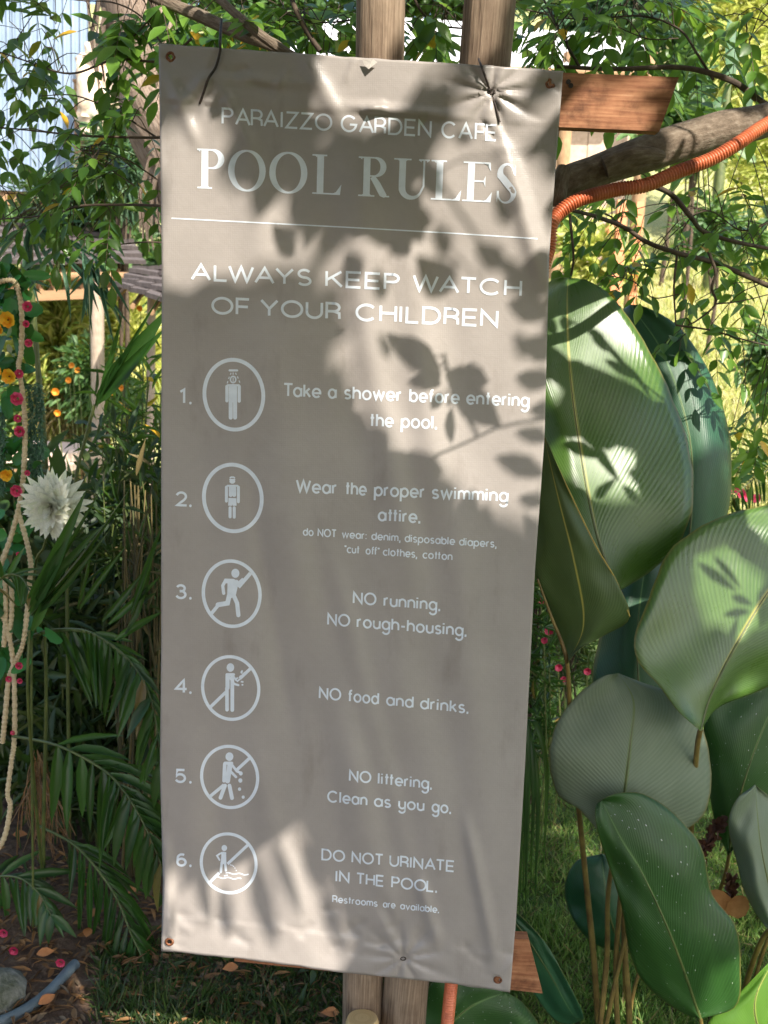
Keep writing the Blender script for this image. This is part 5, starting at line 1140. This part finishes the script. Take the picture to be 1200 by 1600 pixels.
# ------------------------------------------------------------------ flower garland
def garland():
    Y = 2.3
    t = thing('flower_garland', 'pale twisted rope arch wound with artificial flowers at the left edge', 'garland', (at(20, 1300, Y).x, Y, 0))
    for P_ in ([(-30, 450), (10, 438), (26, 446), (34, 490), (33, 550), (29, 572), (35, 612), (39, 660), (38, 720), (34, 765), (24, 815), (6, 870), (-20, 930)],
               [(28, 800), (40, 840), (48, 880), (46, 915), (42, 960), (36, 1005), (24, 1035), (14, 1060), (8, 1120), (4, 1160)],
               [(4, 960), (12, 985), (20, 1030), (23, 1100), (22, 1160), (18, 1190), (12, 1240), (16, 1260), (6, 1310), (-20, 1350)],
               [(8, 900), (9, 960), (6, 1010)], [(18, 905), (18, 960), (14, 1000)]):
        mb = MB(); C_ = catmull([at(x, y, Y+.006*math.sin(y*.05)) for x, y in P_], 36); tube(mb, C_, [.0058*(1+.13*math.sin(k*1.05)+.1*mnoise.noise(Vector((k*.06, 1.7, 0)))) for k in range(len(C_))], 10, .1, fr=60); mb.build('rope', M_rope, t)
    L = []
    for _ in range(170):
        y = 430+620*rnd.random()**1.5; x = 18+rnd.gauss(0, 22)
        if y > 800: x -= 12
        L.append((at(x, y, Y+rnd.uniform(.005, .07)), rv(), rv(.5)+Vector((0, -1, .3)), rnd.uniform(.035, .07), rnd.uniform(.022, .04)))
    leaves_as_parts(t, L, 'round', leafmat('artificial_leaf', [G(.01, .08, .02), G(.02, .15, .035), G(.03, .2, .05)], .4, .2), 'leaf', 120)
    L = []     # foxtail strands
    for sx in (48, 56, 64, -6, 4):
        y = 600 if sx > 20 else 640
        while y < (742 if sx > 20 else 770):
            for _ in range(5): L.append((at(sx+2*math.sin(y/9), y, Y+.02), rv(.6)+Vector((0, -.3, -1)), rv(), .016, .004))
            y += 3
    mass('foxtail_strand', L, 'lance', M_teal, t)
garland()
def rose(c, R, mat, label, group, name='rose', cat='flower', n=(3, 5, 7)):
    t = thing(name, label, cat, c, group); L = []
    for ring, k in enumerate(n):
        f = (ring+1)/len(n); mb = MB()
        for j in range(k):
            a = 2*math.pi*j/k+ring*.5; nu = 5; vs = []
            for iv in range(4):
                v = iv/3; rr = R*f*(.35+.65*v); yy = -R*(.75-.55*f)*v**.6+.0
                for iu in range(nu):
                    th = a+(iu/(nu-1)-.5)*2*math.pi/k*1.35; edge = 1-.15*abs(iu/(nu-1)-.5)*2*v
                    vs.append(c+Vector((math.cos(th)*rr*edge, yy+.12*R*math.sin(iu*2+j)*v, math.sin(th)*rr*edge)))
            mb.add(vs, [(iv*nu+iu, iv*nu+iu+1, (iv+1)*nu+iu+1, (iv+1)*nu+iu) for iv in range(3) for iu in range(nu-1)])
        mb.build('petal_ring', mat, t)
Yg = 2.26
for i, (px, py, r) in enumerate(((43, 479, 10), (41, 506, 7), (45, 536, 8), (30, 584, 9), (27, 623, 13), (28, 654, 8), (31, 674, 11), (43, 739, 6), (26, 767, 12), (30, 1040, 8), (14, 1061, 7), (31, 1064, 6), (29, 866, 5), (20, 1145, 5))):
    rose(at(px, py, Yg), .85*r*mpp(Yg), M_pink, 'pink artificial rose, '+['topmost, by the rope bend', 'half hidden under the top one', 'beside the teal strands', 'dark, below the upper yellow flower', 'largest, left of the rope', 'small, above the second largest', 'second largest, left of the rope', 'small, above the white flower', 'flat, just left of the white flower', 'above the lowest pair', 'lowest left by the twin ropes', 'lowest right of the twin ropes', 'tiny, on the dark leaf below the white flower', 'tiny, under the lowest pair'][i], 'pink roses on the garland')
for i, (px, py, r) in enumerate(((14, 500, 15), (16, 588, 14), (12, 742, 12), (-4, 580, 10), (-2, 515, 10))):
    t = thing('yellow_flower', 'yellow artificial flower, '+['highest on the garland', 'with dark centre, above the largest rose', 'lowest, orange tinted', 'cut by the picture edge beside the dark centred one', 'cut by the picture edge below the highest'][i], 'flower', at(px, py, Yg), 'yellow flowers on the garland')
    c = at(px, py, Yg); R = r*mpp(Yg)
    L = [(c, Vector((math.cos(a), -.35, math.sin(a)))+rv(.1), Vector((0, -1, 0)), R, R*.7) for a in np.arange(0, 6.2, .7)]+[(c, Vector((math.cos(a), -1.0, math.sin(a))), Vector((0, -1, 0)), R*.7, R*.5) for a in np.arange(0, 6.2, 1.1)]
    mass('petals', L, 'petal', M_yel, t, kind=None); mass('centre', [(c, Vector((math.cos(a), -2, math.sin(a))), Vector((0, -1, 0)), R*.35, R*.12) for a in np.arange(0, 6.2, .6)], 'petal', M_orange if i == 2 else M_bract, t, kind=None)
def dahlia():
    c = at(84, 790, 2.24); R = 50*mpp(2.24); t = thing('white_flower', 'large white artificial dahlia with pointed petals beside the garland', 'flower', c); L = []
    for ring in range(9):
        el = R_(2+ring*9.5); k = 24-ring*2
        for j in range(k):
            a = 2*math.pi*j/k+ring*.3+rnd.uniform(-.08, .08); d = Vector((math.cos(a)*math.cos(el), -math.sin(el), math.sin(a)*math.cos(el)*1.05))+rv(.07)
            L.append((c+Vector((0, .01-.003*ring, 0)), d, Vector((0, -1, 0))+Vector((math.cos(a), 0, math.sin(a)))*-.3, R*(1.18-.06*ring)*rnd.uniform(.85, 1.1), R*.36))
    leaves_as_parts(t, L, 'ovate', M_white, 'petal'); stalk(t, [(84, 792, 2.26), (70, 850, 2.3), (50, 950, 2.35)], .003, M_stem)
dahlia()
# hose, fallen flowers and leaves
t = thing('garden_hose', 'grey blue hose lying on the soil in the lower left corner', 'hose', gp(60, 1575)); mb = MB()
tube(mb, catmull([p+Vector((0, 0, .014)) for p in (gp(-120, 1640), gp(-20, 1612), gp(30, 1592), gp(75, 1560), gp(112, 1520), gp(119, 1514))], 8), .0125, 12); mb.build('tube', M_hose, t)
for i, (px, py) in enumerate(((95, 1522), (6, 1475), (22, 1503))):
    p = gp(px, py)+Vector((0, 0, .03)); rose(p, .012, M_pink, 'fallen pink flower '+['beside the hose', 'at the left picture edge', 'on green leaves near the left edge'][i], 'fallen pink flowers', 'fallen_flower', n=(3, 5))
for i, (px, py) in enumerate(((57, 1503), (135, 1476), (60, 1582), (20, 1314), (155, 1432), (372, 1522), (215, 1395), (560-30, 1595))):
    p = gp(px, py)+Vector((0, 0, .02)); a = rnd.random()*6; o = mass('fallen_leaf', [(p, Vector((math.cos(a), math.sin(a), .1)), Vector((.2, -.5, 1)), rnd.uniform(.035, .05), .024)], 'ovate', M_rust, None, kind=None)
    tag(o, 'orange fallen leaf '+['on the soil left of the hose end', 'above the hose end', 'below the hose', 'under the rope foot', 'between the palm fronds', 'just under the banner hem', 'high among the dark fronds', 'left of the sawn stake'][i], 'leaf', 'orange fallen leaves')
t = thing('mossy_stone', 'grey mossy stone in the lower left corner below the hose', 'stone', gp(12, 1580)); bpy_c = gp(8, 1575); mb = MB(); vs = []
for j in range(9):
    for i in range(14):
        th = math.pi*j/8; ph = 2*math.pi*i/14; d = Vector((math.sin(th)*math.cos(ph), math.sin(th)*math.sin(ph), math.cos(th))); vs.append(bpy_c+Vector((-.06, .02, .0))+Vector((d.x*.10, d.y*.09, d.z*.07))*(1+.25*mnoise.noise(d*2)))
mb.add(vs, [(j*14+i, j*14+(i+1) % 14, (j+1)*14+(i+1) % 14, (j+1)*14+i) for j in range(8) for i in range(14)]); mb.build('rock', basic('mossy_stone', [(.35, (.06, .07, .04)), (.6, (.2, .2, .17)), (.8, (.35, .34, .3))], 25, .9, 1, .01), t)
# ------------------------------------------------------------------ branches with compound leaves
def compound(c, d, L, Lw, n, out, term=True, down=.45):
    """pinnate leaf: rachis from c along d (length L), n pairs of leaflets"""
    d = Vector(d).normalized(); side = d.cross(Vector((0, rnd.uniform(-.4, .4), 1)))
    if side.length < .1: side = Vector((1, 0, 0))
    side.normalize(); P = [c+d*L*f+Vector((0, 0, -.22*L*f*f)) for f in np.linspace(0, 1, 6)]
    for i in range(n):
        f = .2+.8*i/n; k = f*4.99; a = int(k); p = P[a].lerp(P[a+1], k-a)
        for s in (1, -1):
            dd = d*.55+side*s*.8+Vector((0, 0, -down))+rv(.16)
            out.append((p, dd, Vector((0, -.5, 1))+rv(.35), Lw*rnd.uniform(.6, 1.2), Lw*rnd.uniform(.36, .46)))
    out.append((P[-1], d+Vector((0, 0, -.3)), Vector((0, -.4, 1))+rv(.2), Lw*1.05, Lw*.42)); return P
def leafy(name, label, branches, regions, Lpx=30, mat=M_tree, cat='branch', nmax=300, group=None, loc=None, twigmat=None):
    """branches: list of (px polyline with depth, radius list); regions: (x0,y0,x1,y1,Y0,Y1,count,dir)"""
    P0 = [catmull([at(*p) for p in b[0]], 7) for b in branches]
    t = thing(name, label, cat, loc or P0[0][0], group)
    for P, b in zip(P0, branches):
        mb = MB(); tube(mb, P, b[1], 9, .12, fr=20); mb.build('branch', twigmat or (M_bark if b[1][0] > .008 else M_twig), t)
    allp = [p for P in P0 for p in P]; out = []; tw = MB()
    for (x0, y0, x1, y1, Ya, Yb, cnt, dr) in regions:
        for _ in range(cnt):
            c = at(rnd.uniform(x0, x1), rnd.uniform(y0, y1), rnd.uniform(Ya, Yb)); d = Vector(dr)+rv(.45)
            q = rnd.choice(sorted(allp, key=lambda p: (p-c).length_squared)[:9])
            tube(tw, catmull([q, q.lerp(c, .5)+Vector((0, 0, .02)), c], 3), [.0014, .001], 4, cap=False)
            lw = Lpx*1.18*mpp(c.y); P = compound(c, d, lw*rnd.uniform(2.2, 3.4), lw, rnd.randint(3, 5), out); tube(tw, P, .0009, 3, cap=False)
    tw.build('twigs', M_twig, t, kind='stuff'); leaves_as_parts(t, out, 'ovate', mat, nmax=nmax); return t
# upper left tree
leafy('leafy_branch', 'dark branches with drooping pinnate leaves over the corrugated wall at top left',
      [([(300, 60, 2.3), (255, 95, 2.35), (180, 93, 2.4), (110, 115, 2.5), (40, 95, 2.6), (-60, 60, 2.6)], [.003, .0025, .0015]),
       ([(270, 210, 2.3), (240, 215, 2.35), (130, 212, 2.4), (60, 205, 2.5), (-40, 195, 2.6)], [.0035, .0025, .0015]),
       ([(245, 215, 2.35), (190, 180, 2.4), (120, 150, 2.45), (60, 150, 2.5)], [.0025, .001]),
       ([(260, 80, 2.3), (225, 30, 2.4), (180, 5, 2.4), (120, 0, 2.5), (60, -10, 2.5)], [.0022, .0012]),
       ([(230, -10, 2.3), (238, 20, 2.3), (220, 45, 2.35), (205, 60, 2.35)], [.003, .0015])],
      [(-20, -20, 110, 50, 2.4, 2.9, 9, (-.3, 0, -.2)), (-20, 60, 110, 210, 2.3, 2.9, 14, (-.5, 0, -.4)), (110, 20, 240, 120, 2.3, 2.7, 4, (-.3, 0, -.3)), (120, 150, 235, 215, 2.3, 2.7, 7, (-.3, 0, -.4)), (-20, 215, 70, 250, 2.4, 2.8, 5, (-.2, 0, -.6))], 29)
leafy('leafy_branch', 'lower left leafy branch hanging in front of the thatched hut roof',
      [([(260, 322, 2.25), (200, 320, 2.3), (125, 322, 2.35), (85, 335, 2.4), (35, 340, 2.5), (-40, 345, 2.6)], [.003, .0025, .0015]),
       ([(262, 380, 2.3), (230, 378, 2.3), (170, 382, 2.35), (120, 372, 2.4)], [.002, .001]),
       ([(210, 290, 2.3), (150, 250, 2.35), (120, 230, 2.4)], [.0015, .001])],
      [(130, 225, 250, 300, 2.3, 2.7, 13, (-.3, 0, -.4)), (-20, 280, 120, 350, 2.3, 2.8, 11, (-.3, 0, -.6)), (160, 320, 250, 350, 2.3, 2.6, 4, (-.2, 0, -.6)), (100, 230, 220, 270, 2.3, 2.7, 6, (-.5, 0, -.2)), (-10, 350, 50, 390, 2.4, 2.7, 2, (-.2, 0, -.5))], 29)
leafy('leafy_branch', 'thick dark double branch with bright leaves above the banner top',
      [([(440, 82, 2.15), (425, 70, 2.15), (370, 50, 2.2), (310, 24, 2.25), (240, -6, 2.3), (150, -60, 2.4)], [.013, .014, .013, .012]),
       ([(460, 90, 2.12), (425, 68, 2.1), (395, 45, 2.1), (355, 10, 2.15), (320, -25, 2.2)], [.010, .009, .008]),
       ([(500, 80, 2.2), (480, 50, 2.2), (460, 10, 2.2), (450, -30, 2.25)], [.006, .005]),
       ([(560, 30, 2.3), (500, 35, 2.3), (440, 20, 2.3)], [.002, .0015])],
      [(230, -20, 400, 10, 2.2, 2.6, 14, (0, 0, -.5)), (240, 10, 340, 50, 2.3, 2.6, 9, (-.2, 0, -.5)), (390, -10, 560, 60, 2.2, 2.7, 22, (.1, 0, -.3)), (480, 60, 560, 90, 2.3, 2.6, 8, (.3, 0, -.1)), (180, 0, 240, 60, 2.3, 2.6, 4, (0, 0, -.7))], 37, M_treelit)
leafy('leafy_branch', 'leaves hanging between the two post tops',
      [([(640, -20, 2.2), (660, 20, 2.2), (690, 40, 2.25), (730, 45, 2.3)], [.003, .002])],
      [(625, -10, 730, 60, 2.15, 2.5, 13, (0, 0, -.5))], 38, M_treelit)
leafy('leafy_branch', 'arching leafy branch over the end of the upper board at top right',
      [([(1250, 200, 2.3), (1190, 160, 2.3), (1150, 130, 2.3), (1100, 112, 2.3), (1050, 105, 2.3), (960, 108, 2.3), (870, 104, 2.3)], [.008, .006, .004]),
       ([(1115, 125, 2.3), (1090, 85, 2.3), (1060, 45, 2.35), (1000, 25, 2.4), (900, 30, 2.4), (800, 10, 2.4)], [.003, .0015]),
       ([(905, 104, 2.3), (880, 60, 2.3), (860, 20, 2.35), (840, -20, 2.4)], [.0035, .002]),
       ([(1060, 60, 2.3), (1010, 60, 2.3), (950, 35, 2.35)], [.0015, .001]),
       ([(1220, 10, 2.4), (1180, 50, 2.4), (1165, 80, 2.35)], [.0015, .001])],
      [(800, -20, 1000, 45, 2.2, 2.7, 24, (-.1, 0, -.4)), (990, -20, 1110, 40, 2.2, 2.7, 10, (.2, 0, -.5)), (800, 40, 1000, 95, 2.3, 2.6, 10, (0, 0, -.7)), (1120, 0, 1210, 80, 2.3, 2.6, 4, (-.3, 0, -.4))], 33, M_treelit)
leafy('leafy_branch', 'forked twiggy branch with small leaves under the orange conduit at right',
      [([(880, 325, 2.2), (930, 338, 2.25), (975, 355, 2.3), (1010, 378, 2.3), (1060, 396, 2.3), (1120, 412, 2.35), (1220, 455, 2.4)], [.004, .005, .006]),
       ([(1010, 285, 2.2), (1050, 305, 2.25), (1080, 340, 2.25), (1100, 362, 2.3), (1150, 378, 2.3), (1220, 392, 2.35)], [.006, .005, .004]),
       ([(1100, 362, 2.3), (1108, 395, 2.3), (1118, 425, 2.3), (1112, 450, 2.3), (1118, 475, 2.3), (1090, 500, 2.3), (1075, 508, 2.3)], [.004, .003, .0015]),
       ([(1058, 396, 2.3), (1053, 450, 2.3), (1056, 508, 2.3)], [.003, .0015]), ([(1118, 475, 2.3), (1160, 470, 2.3), (1220, 455, 2.35)], [.0018, .001]),
       ([(1056, 508, 2.3), (1110, 516, 2.3), (1160, 530, 2.3), (1220, 545, 2.35)], [.0022, .0015]), ([(1060, 460, 2.3), (1020, 465, 2.3), (990, 440, 2.3), (950, 430, 2.3)], [.0015, .001]),
       ([(890, 335, 2.2), (896, 400, 2.2), (892, 430, 2.25)], [.003, .002]), ([(1220, 340, 2.4), (1160, 360, 2.4), (1110, 330, 2.4), (1060, 345, 2.4)], [.002, .001])],
      [(870, 270, 1010, 420, 2.25, 2.7, 12, (-.2, 0, -.4)), (1010, 280, 1200, 400, 2.25, 2.8, 16, (.1, 0, -.4)), (1040, 400, 1210, 540, 2.3, 2.8, 13, (.1, 0, -.5)), (1140, 540, 1230, 700, 2.5, 2.9, 13, (.1, 0, -.5)), (930, 410, 1060, 460, 2.3, 2.7, 8, (0, 0, -.3)), (1080, 170, 1210, 215, 2.5, 2.9, 6, (-.2, 0, -.2))], 28, M_treelit)
# ------------------------------------------------------------------ the tree overhead that shades the banner
def plane_px(p, Y):
    k = (Y-p.y)/(-SUN.y); q = p-SUN*k if False else p+SUN*((Y-p.y)/SUN.y); return proj(q)
LIT = [
 [(472, 78), (540, 85), (640, 95), (664, 112), (668, 150), (640, 168), (600, 178), (545, 172), (515, 165), (490, 127)],
 [(778, 112), (818, 108), (818, 160), (785, 165)], [(545, 172), (640, 170), (650, 182), (545, 186)],
 [(672, 186), (722, 182), (785, 210), (812, 270), (812, 330), (690, 330), (652, 300), (664, 266), (690, 262), (700, 235)],
 [(804, 168), (828, 170), (828, 222), (806, 220)], [(834, 192), (872, 196), (868, 240), (838, 236)],
 [(690, 330), (812, 330), (842, 380), (850, 450), (780, 450), (725, 405), (680, 360)],
 [(254, 147), (340, 143), (342, 200), (372, 205), (368, 228), (330, 240), (328, 288), (385, 310), (370, 345), (375, 365), (420, 350), (468, 412), (436, 430), (360, 400), (360, 440), (254, 455)],
 [(380, 147), (398, 150), (406, 172), (388, 168)], [(446, 215), (462, 218), (470, 260), (456, 258)], [(462, 262), (482, 270), (497, 318), (478, 310)], [(415, 300), (426, 305), (430, 350), (416, 340)],
 [(500, 392), (520, 385), (524, 450), (504, 450)], [(538, 387), (596, 380), (604, 450), (640, 470), (560, 500), (530, 470)], [(613, 381), (640, 385), (640, 424), (618, 420)],
 [(640, 470), (760, 466), (830, 540), (850, 650), (850, 760), (832, 905), (808, 860), (760, 790), (690, 740), (620, 695), (572, 640), (552, 560), (560, 500)],
 [(248, 1288), (272, 1310), (284, 1400), (298, 1440), (330, 1500), (250, 1490)], [(335, 1235), (356, 1250), (352, 1310), (337, 1290)], [(378, 1280), (392, 1290), (398, 1345), (384, 1330)],
 [(408, 1265), (424, 1330), (470, 1335), (520, 1390), (552, 1480), (547, 1540), (250, 1495), (300, 1430), (340, 1450), (384, 1440), (375, 1350), (408, 1340)],
 [(444, 1270), (480, 1300), (486, 1345), (452, 1330)], [(350, 1330), (374, 1340), (380, 1450), (350, 1440)],
 [(885, 95), (1065, 110), (1040, 150), (960, 145), (930, 190), (885, 190)], [(1000, 215), (1200, 150), (1210, 200), (1090, 262), (1000, 290)], [(890, 290), (950, 280), (960, 310), (890, 335)],
 [(568, -250), (655, -250), (645, 95), (570, 92)], [(740, -250), (825, -250), (805, 100), (735, 100)]]
L2Y = [2.21, 2.13, 2.07, 2.09, 1.97, 2.05, 1.87, 1.85, 2.5, 1.93]
LIT2 = [[(850, 430), (915, 425), (975, 460), (1030, 540), (1035, 640), (1000, 665), (945, 625), (905, 600), (850, 575), (845, 500)],
        [(850, 600), (890, 600), (900, 640), (850, 640)], [(855, 655), (905, 680), (945, 670), (1000, 790), (980, 830), (930, 820), (880, 750)], [(965, 680), (1015, 690), (1000, 745), (970, 740)],
        [(1085, 855), (1170, 835), (1210, 900), (1185, 950), (1160, 1015), (1105, 1000), (1085, 940)], [(1130, 800), (1230, 790), (1230, 850), (1150, 850)],
        [(1110, 1530), (1230, 1480), (1230, 1650), (1100, 1620)], [(1080, 1530), (1150, 1520), (1140, 1590), (1085, 1590)], [(1040, 630), (1120, 560), (1130, 590), (1060, 680)], [(1150, 1060), (1230, 1040), (1230, 1090), (1130, 1100)]]
_s = random.Random(23)
for (x0_, y0_, x1_, y1_, n_) in ((350, 130, 520, 430, 16), (520, 190, 680, 400, 12), (400, 430, 560, 640, 9), (330, 1120, 620, 1320, 15), (250, 700, 800, 1150, 8)):
    for _ in range(n_):
        x_, y_ = _s.uniform(x0_, x1_), _s.uniform(y0_, y1_); l_ = _s.uniform(35, 85); w_ = _s.uniform(7, 15); d_ = _s.uniform(.1, .45)
        LIT.append([(x_-w_*.3, y_), (x_+w_*.3, y_), (x_+w_+l_*d_*.5, y_+l_*.55), (x_+l_*d_, y_+l_), (x_-w_*.6+l_*d_*.5, y_+l_*.5)])
def inpoly(x, y, P):
    c = False; j = len(P)-1
    for i in range(len(P)):
        xi, yi = P[i]; xj, yj = P[j]
        if (yi > y) != (yj > y) and x < (xj-xi)*(y-yi)/(yj-yi)+xi: c = not c
        j = i
    return c
def lit2(q): return any(inpoly(*plane_px(q, Y_)[:2], P_) for P_, Y_ in zip(LIT2, L2Y))
def islit(x, y, S): return any(inpoly(x, y, P) for P in S)
def canopy():
    tx, ty = 1.95, -.9
    t = thing('shade_tree', 'big tree standing behind the viewer whose leafy limbs shade the banner', 'tree', (tx, ty, 0))
    mb = MB(); tube(mb, catmull([(tx, ty, -.1), (tx+.1, ty-.05, 1.2), (tx-.05, ty, 2.3), (tx-.1, ty+.1, 3.2)], 8), [.2, .16, .13, .1], 18, .15, seed=4); mb.build('trunk', M_bark, t)
    L = []; n = 0
    tries = 0
    while n < 6000 and tries < 80000:
        tries += 1
        # a point of the shaded garden, and a leaf somewhere up the sun ray from it
        r = rnd.random()
        if r < .44: px, py, Y = rnd.uniform(180, 960), rnd.uniform(20, 1640), 1.745
        elif r < .58: px, py, Y = rnd.uniform(840, 1100), rnd.uniform(420, 960), 2.1
        elif r < .74: px, py, Y = rnd.uniform(800, 1400), rnd.uniform(420, 1620), 2.05
        else: px, py, Y = rnd.uniform(-350, 500), rnd.uniform(820, 1900), 2.5
        T = at(px, py, Y); k = rnd.uniform(1.3, 4.2) if Y != 2.1 else rnd.uniform(1.0, 2.6); P = T+SUN*k
        if P.z < 1.75 or (P-CAM).length < .55: continue
        sz = rnd.uniform(.07, .13)*(.6+.25*k); d = rv(); d = (d-SUN*d.dot(SUN)*.6).normalized(); e = P+d*sz; mid = P+d*sz*.5; sd = SUN.cross(d).normalized()*sz*.24
        if any(inframe(q, 40) for q in (P, e, mid)): continue
        bad = False
        for q in (P, e, mid, mid+sd, mid-sd, P+d*sz*.25, P+d*sz*.75):
            x, y, z = plane_px(q, 1.73)
            if islit(x, y, LIT): bad = True; break
            if lit2(q): bad = True; break
        if bad: continue
        L.append((P, d, SUN+rv(.35), sz, sz*.46)); n += 1
    print('canopy leaves', n, tries)
    n2 = 0
    while n2 < 6000:       # more crown leaves out of view, added to cut the skylight
        P = Vector((rnd.uniform(-2.8, 3.4), rnd.uniform(-3.2, 2.6), rnd.uniform(2.35, 4.6))); sz = rnd.uniform(.12, .26); n2 += 1
        d = rv(); d.z *= .4; d.normalize(); e = P+d*sz; mid = P+d*sz*.5; sd = SUN.cross(d)*sz*.3
        if any(inframe(q, 40) for q in (P, e, mid)): continue
        if any(lit2(q) or islit(*plane_px(q, 1.73)[:2], LIT) for q in (P, e, mid, mid+sd, mid-sd, P+d*sz*.25, P+d*sz*.75)): continue
        L.append((P, d, Vector((0, 0, 1))+rv(.4), sz, sz*.46))
    leaves = L
    mass('crown', leaves, 'ovate', M_treeshade, t)
    # limbs reaching to groups of leaves
    mb = MB(); P0 = Vector((tx-.08, ty+.05, 2.9)); cnt = 0
    for l in leaves[::9]:
        if cnt >= 34: break
        e = l[0]; m_ = P0.lerp(e, .5)+Vector((0, 0, .35)); C_ = catmull([P0, m_, e], 8); ok = not any(inframe(q, 60) for q in C_)
        for q in C_:
            a = plane_px(q, 1.73)
            if islit(a[0], a[1], LIT) or lit2(q): ok = False
        if ok: tube(mb, C_, [.035, .018, .006], 7, .1); cnt += 1
    mb.build('limbs', M_bark, t)
    # one low twig close to the banner: its leaves draw the crisp shadow
    L = []; mb = MB()
    def lf(b, e, w_, k):
        p, q = BP(*b)+SUN*k, BP(*e)+SUN*k; L.append((p, q-p, SUN+rv(.1), (q-p).length, w_*mpp(1.75)*1.02))
    k1 = .9
    for b, e, w_ in (((690, 592), (604, 520), 27), ((690, 602), (632, 597), 22), ((700, 590), (762, 598), 34), ((704, 602), (786, 669), 30), ((706, 634), (702, 702), 18), ((690, 612), (672, 645), 20), ((697, 585), (745, 585), 22)): lf(b, e, w_, k1)
    def tw(pts, k, r): tube(mb, catmull([BP(x, y)+SUN*k for x, y in pts], 5), r, 5)
    tw([(662, 724), (710, 700), (770, 672), (800, 664), (900, 640), (1000, 560)], k1, .0022); tw([(745, 680), (722, 640), (705, 600), (694, 560)], k1, .0028)
    for _ in range(70):
        f = rnd.random(); x, y = 690+18*f+rnd.gauss(0, 4), 552+80*f; p = BP(x, y)+SUN*k1; L.append((p, rv(), rv(), .008, .005))
    k2 = 1.45
    for b, e, w_ in (((652, 240), (612, 196), 18), ((655, 238), (684, 200), 26), ((650, 250), (640, 296), 30), ((660, 250), (690, 315), 26), ((640, 245), (600, 240), 16)): lf(b, e, w_, k2)
    tw([(655, 235), (680, 275), (730, 350), (790, 430), (870, 520)], k2, .0026); tw([(690, 268), (720, 250), (775, 243), (860, 230)], k2, .0016); tw([(560, 300), (620, 340), (690, 385), (760, 450)], k2, .0016)
    k3 = 1.25
    for b, e, w_ in (((850, 745), (768, 712), 24), ((862, 600), (800, 588), 24), ((862, 560), (820, 528), 26), ((858, 690), (802, 672), 20), ((850, 790), (806, 776), 18), ((845, 850), (820, 800), 16), ((870, 640), (822, 640), 20), ((850, 500), (790, 470), 24), ((640, 400), (600, 350), 26), ((560, 440), (540, 395), 22), ((450, 290), (420, 240), 20), ((460, 400), (425, 350), 24)): lf(b, e, w_, k3)
    for b, e, w_ in (((300, 1300), (332, 1470), 24), ((392, 1320), (432, 1500), 30), ((418, 1300), (475, 1450), 20), ((470, 1320), (505, 1400), 18), ((345, 1380), (360, 1480), 20), ((270, 1400), (262, 1480), 14), ((500, 1390), (540, 1500), 16)): lf(b, e, w_, 2.25)
    for b, e, w_ in (((790, 420), (740, 380), 24), ((820, 450), (780, 400), 20), ((700, 400), (680, 350), 20), ((600, 470), (585, 420), 20), ((800, 350), (770, 300), 18), ((740, 220), (705, 205), 14), ((610, 560), (590, 520), 14), ((830, 560), (800, 520), 18)): lf(b, e, w_, 1.7)
    def lg(b, e, w_, Y, k):
        p, q = at(b[0], b[1], Y)+SUN*k, at(e[0], e[1], Y)+SUN*k; L.append((p, q-p, SUN+rv(.1), (q-p).length, w_*mpp(Y)))
    for b, e, w_, Y, k in (((905, 470), (880, 520), 22, 2.2, 1.2), ((930, 500), (945, 560), 20, 2.2, 1.2), ((945, 560), (1000, 600), 18, 2.18, 1.2), ((960, 500), (1000, 620), 10, 2.18, 1.1), ((880, 560), (900, 600), 26, 2.15, 1.1), ((880, 690), (935, 720), 20, 2.08, 1.1), ((925, 680), (960, 770), 16, 2.08, 1.1), ((905, 800), (950, 760), 18, 2.08, 1.1), ((960, 770), (990, 800), 14, 2.08, 1.1), ((985, 560), (1010, 640), 12, 2.18, 1.2),
        ((1085, 880), (1150, 930), 16, 1.98, 1.1), ((1120, 860), (1160, 925), 12, 1.98, 1.1), ((1180, 950), (1120, 965), 14, 1.96, 1.1), ((1150, 925), (1190, 935), 14, 1.96, 1.1), ((1130, 1010), (1160, 960), 12, 1.95, 1.1), ((1190, 830), (1160, 870), 20, 2.02, 1.2), ((870, 470), (860, 540), 20, 2.2, 1.2)): lg(b, e, w_, Y, k)
    tube(mb, catmull([at(860, 430, 2.2)+SUN*1.15, at(930, 520, 2.2)+SUN*1.15, at(1000, 600, 2.18)+SUN*1.15, at(1080, 640, 2.18)+SUN*1.15], 5), .003, 5)
    L = [l for l in L if not any(inframe(l[0]+l[1]*f, 5) for f in (0, 1))]
    print('near shadow leaves', len(L))
    mb.build('twigs', M_twig, t, kind='stuff'); mass('low_leaves', L, 'lance', M_treeshade, t)
canopy()
print('objects', len(bpy.data.objects))
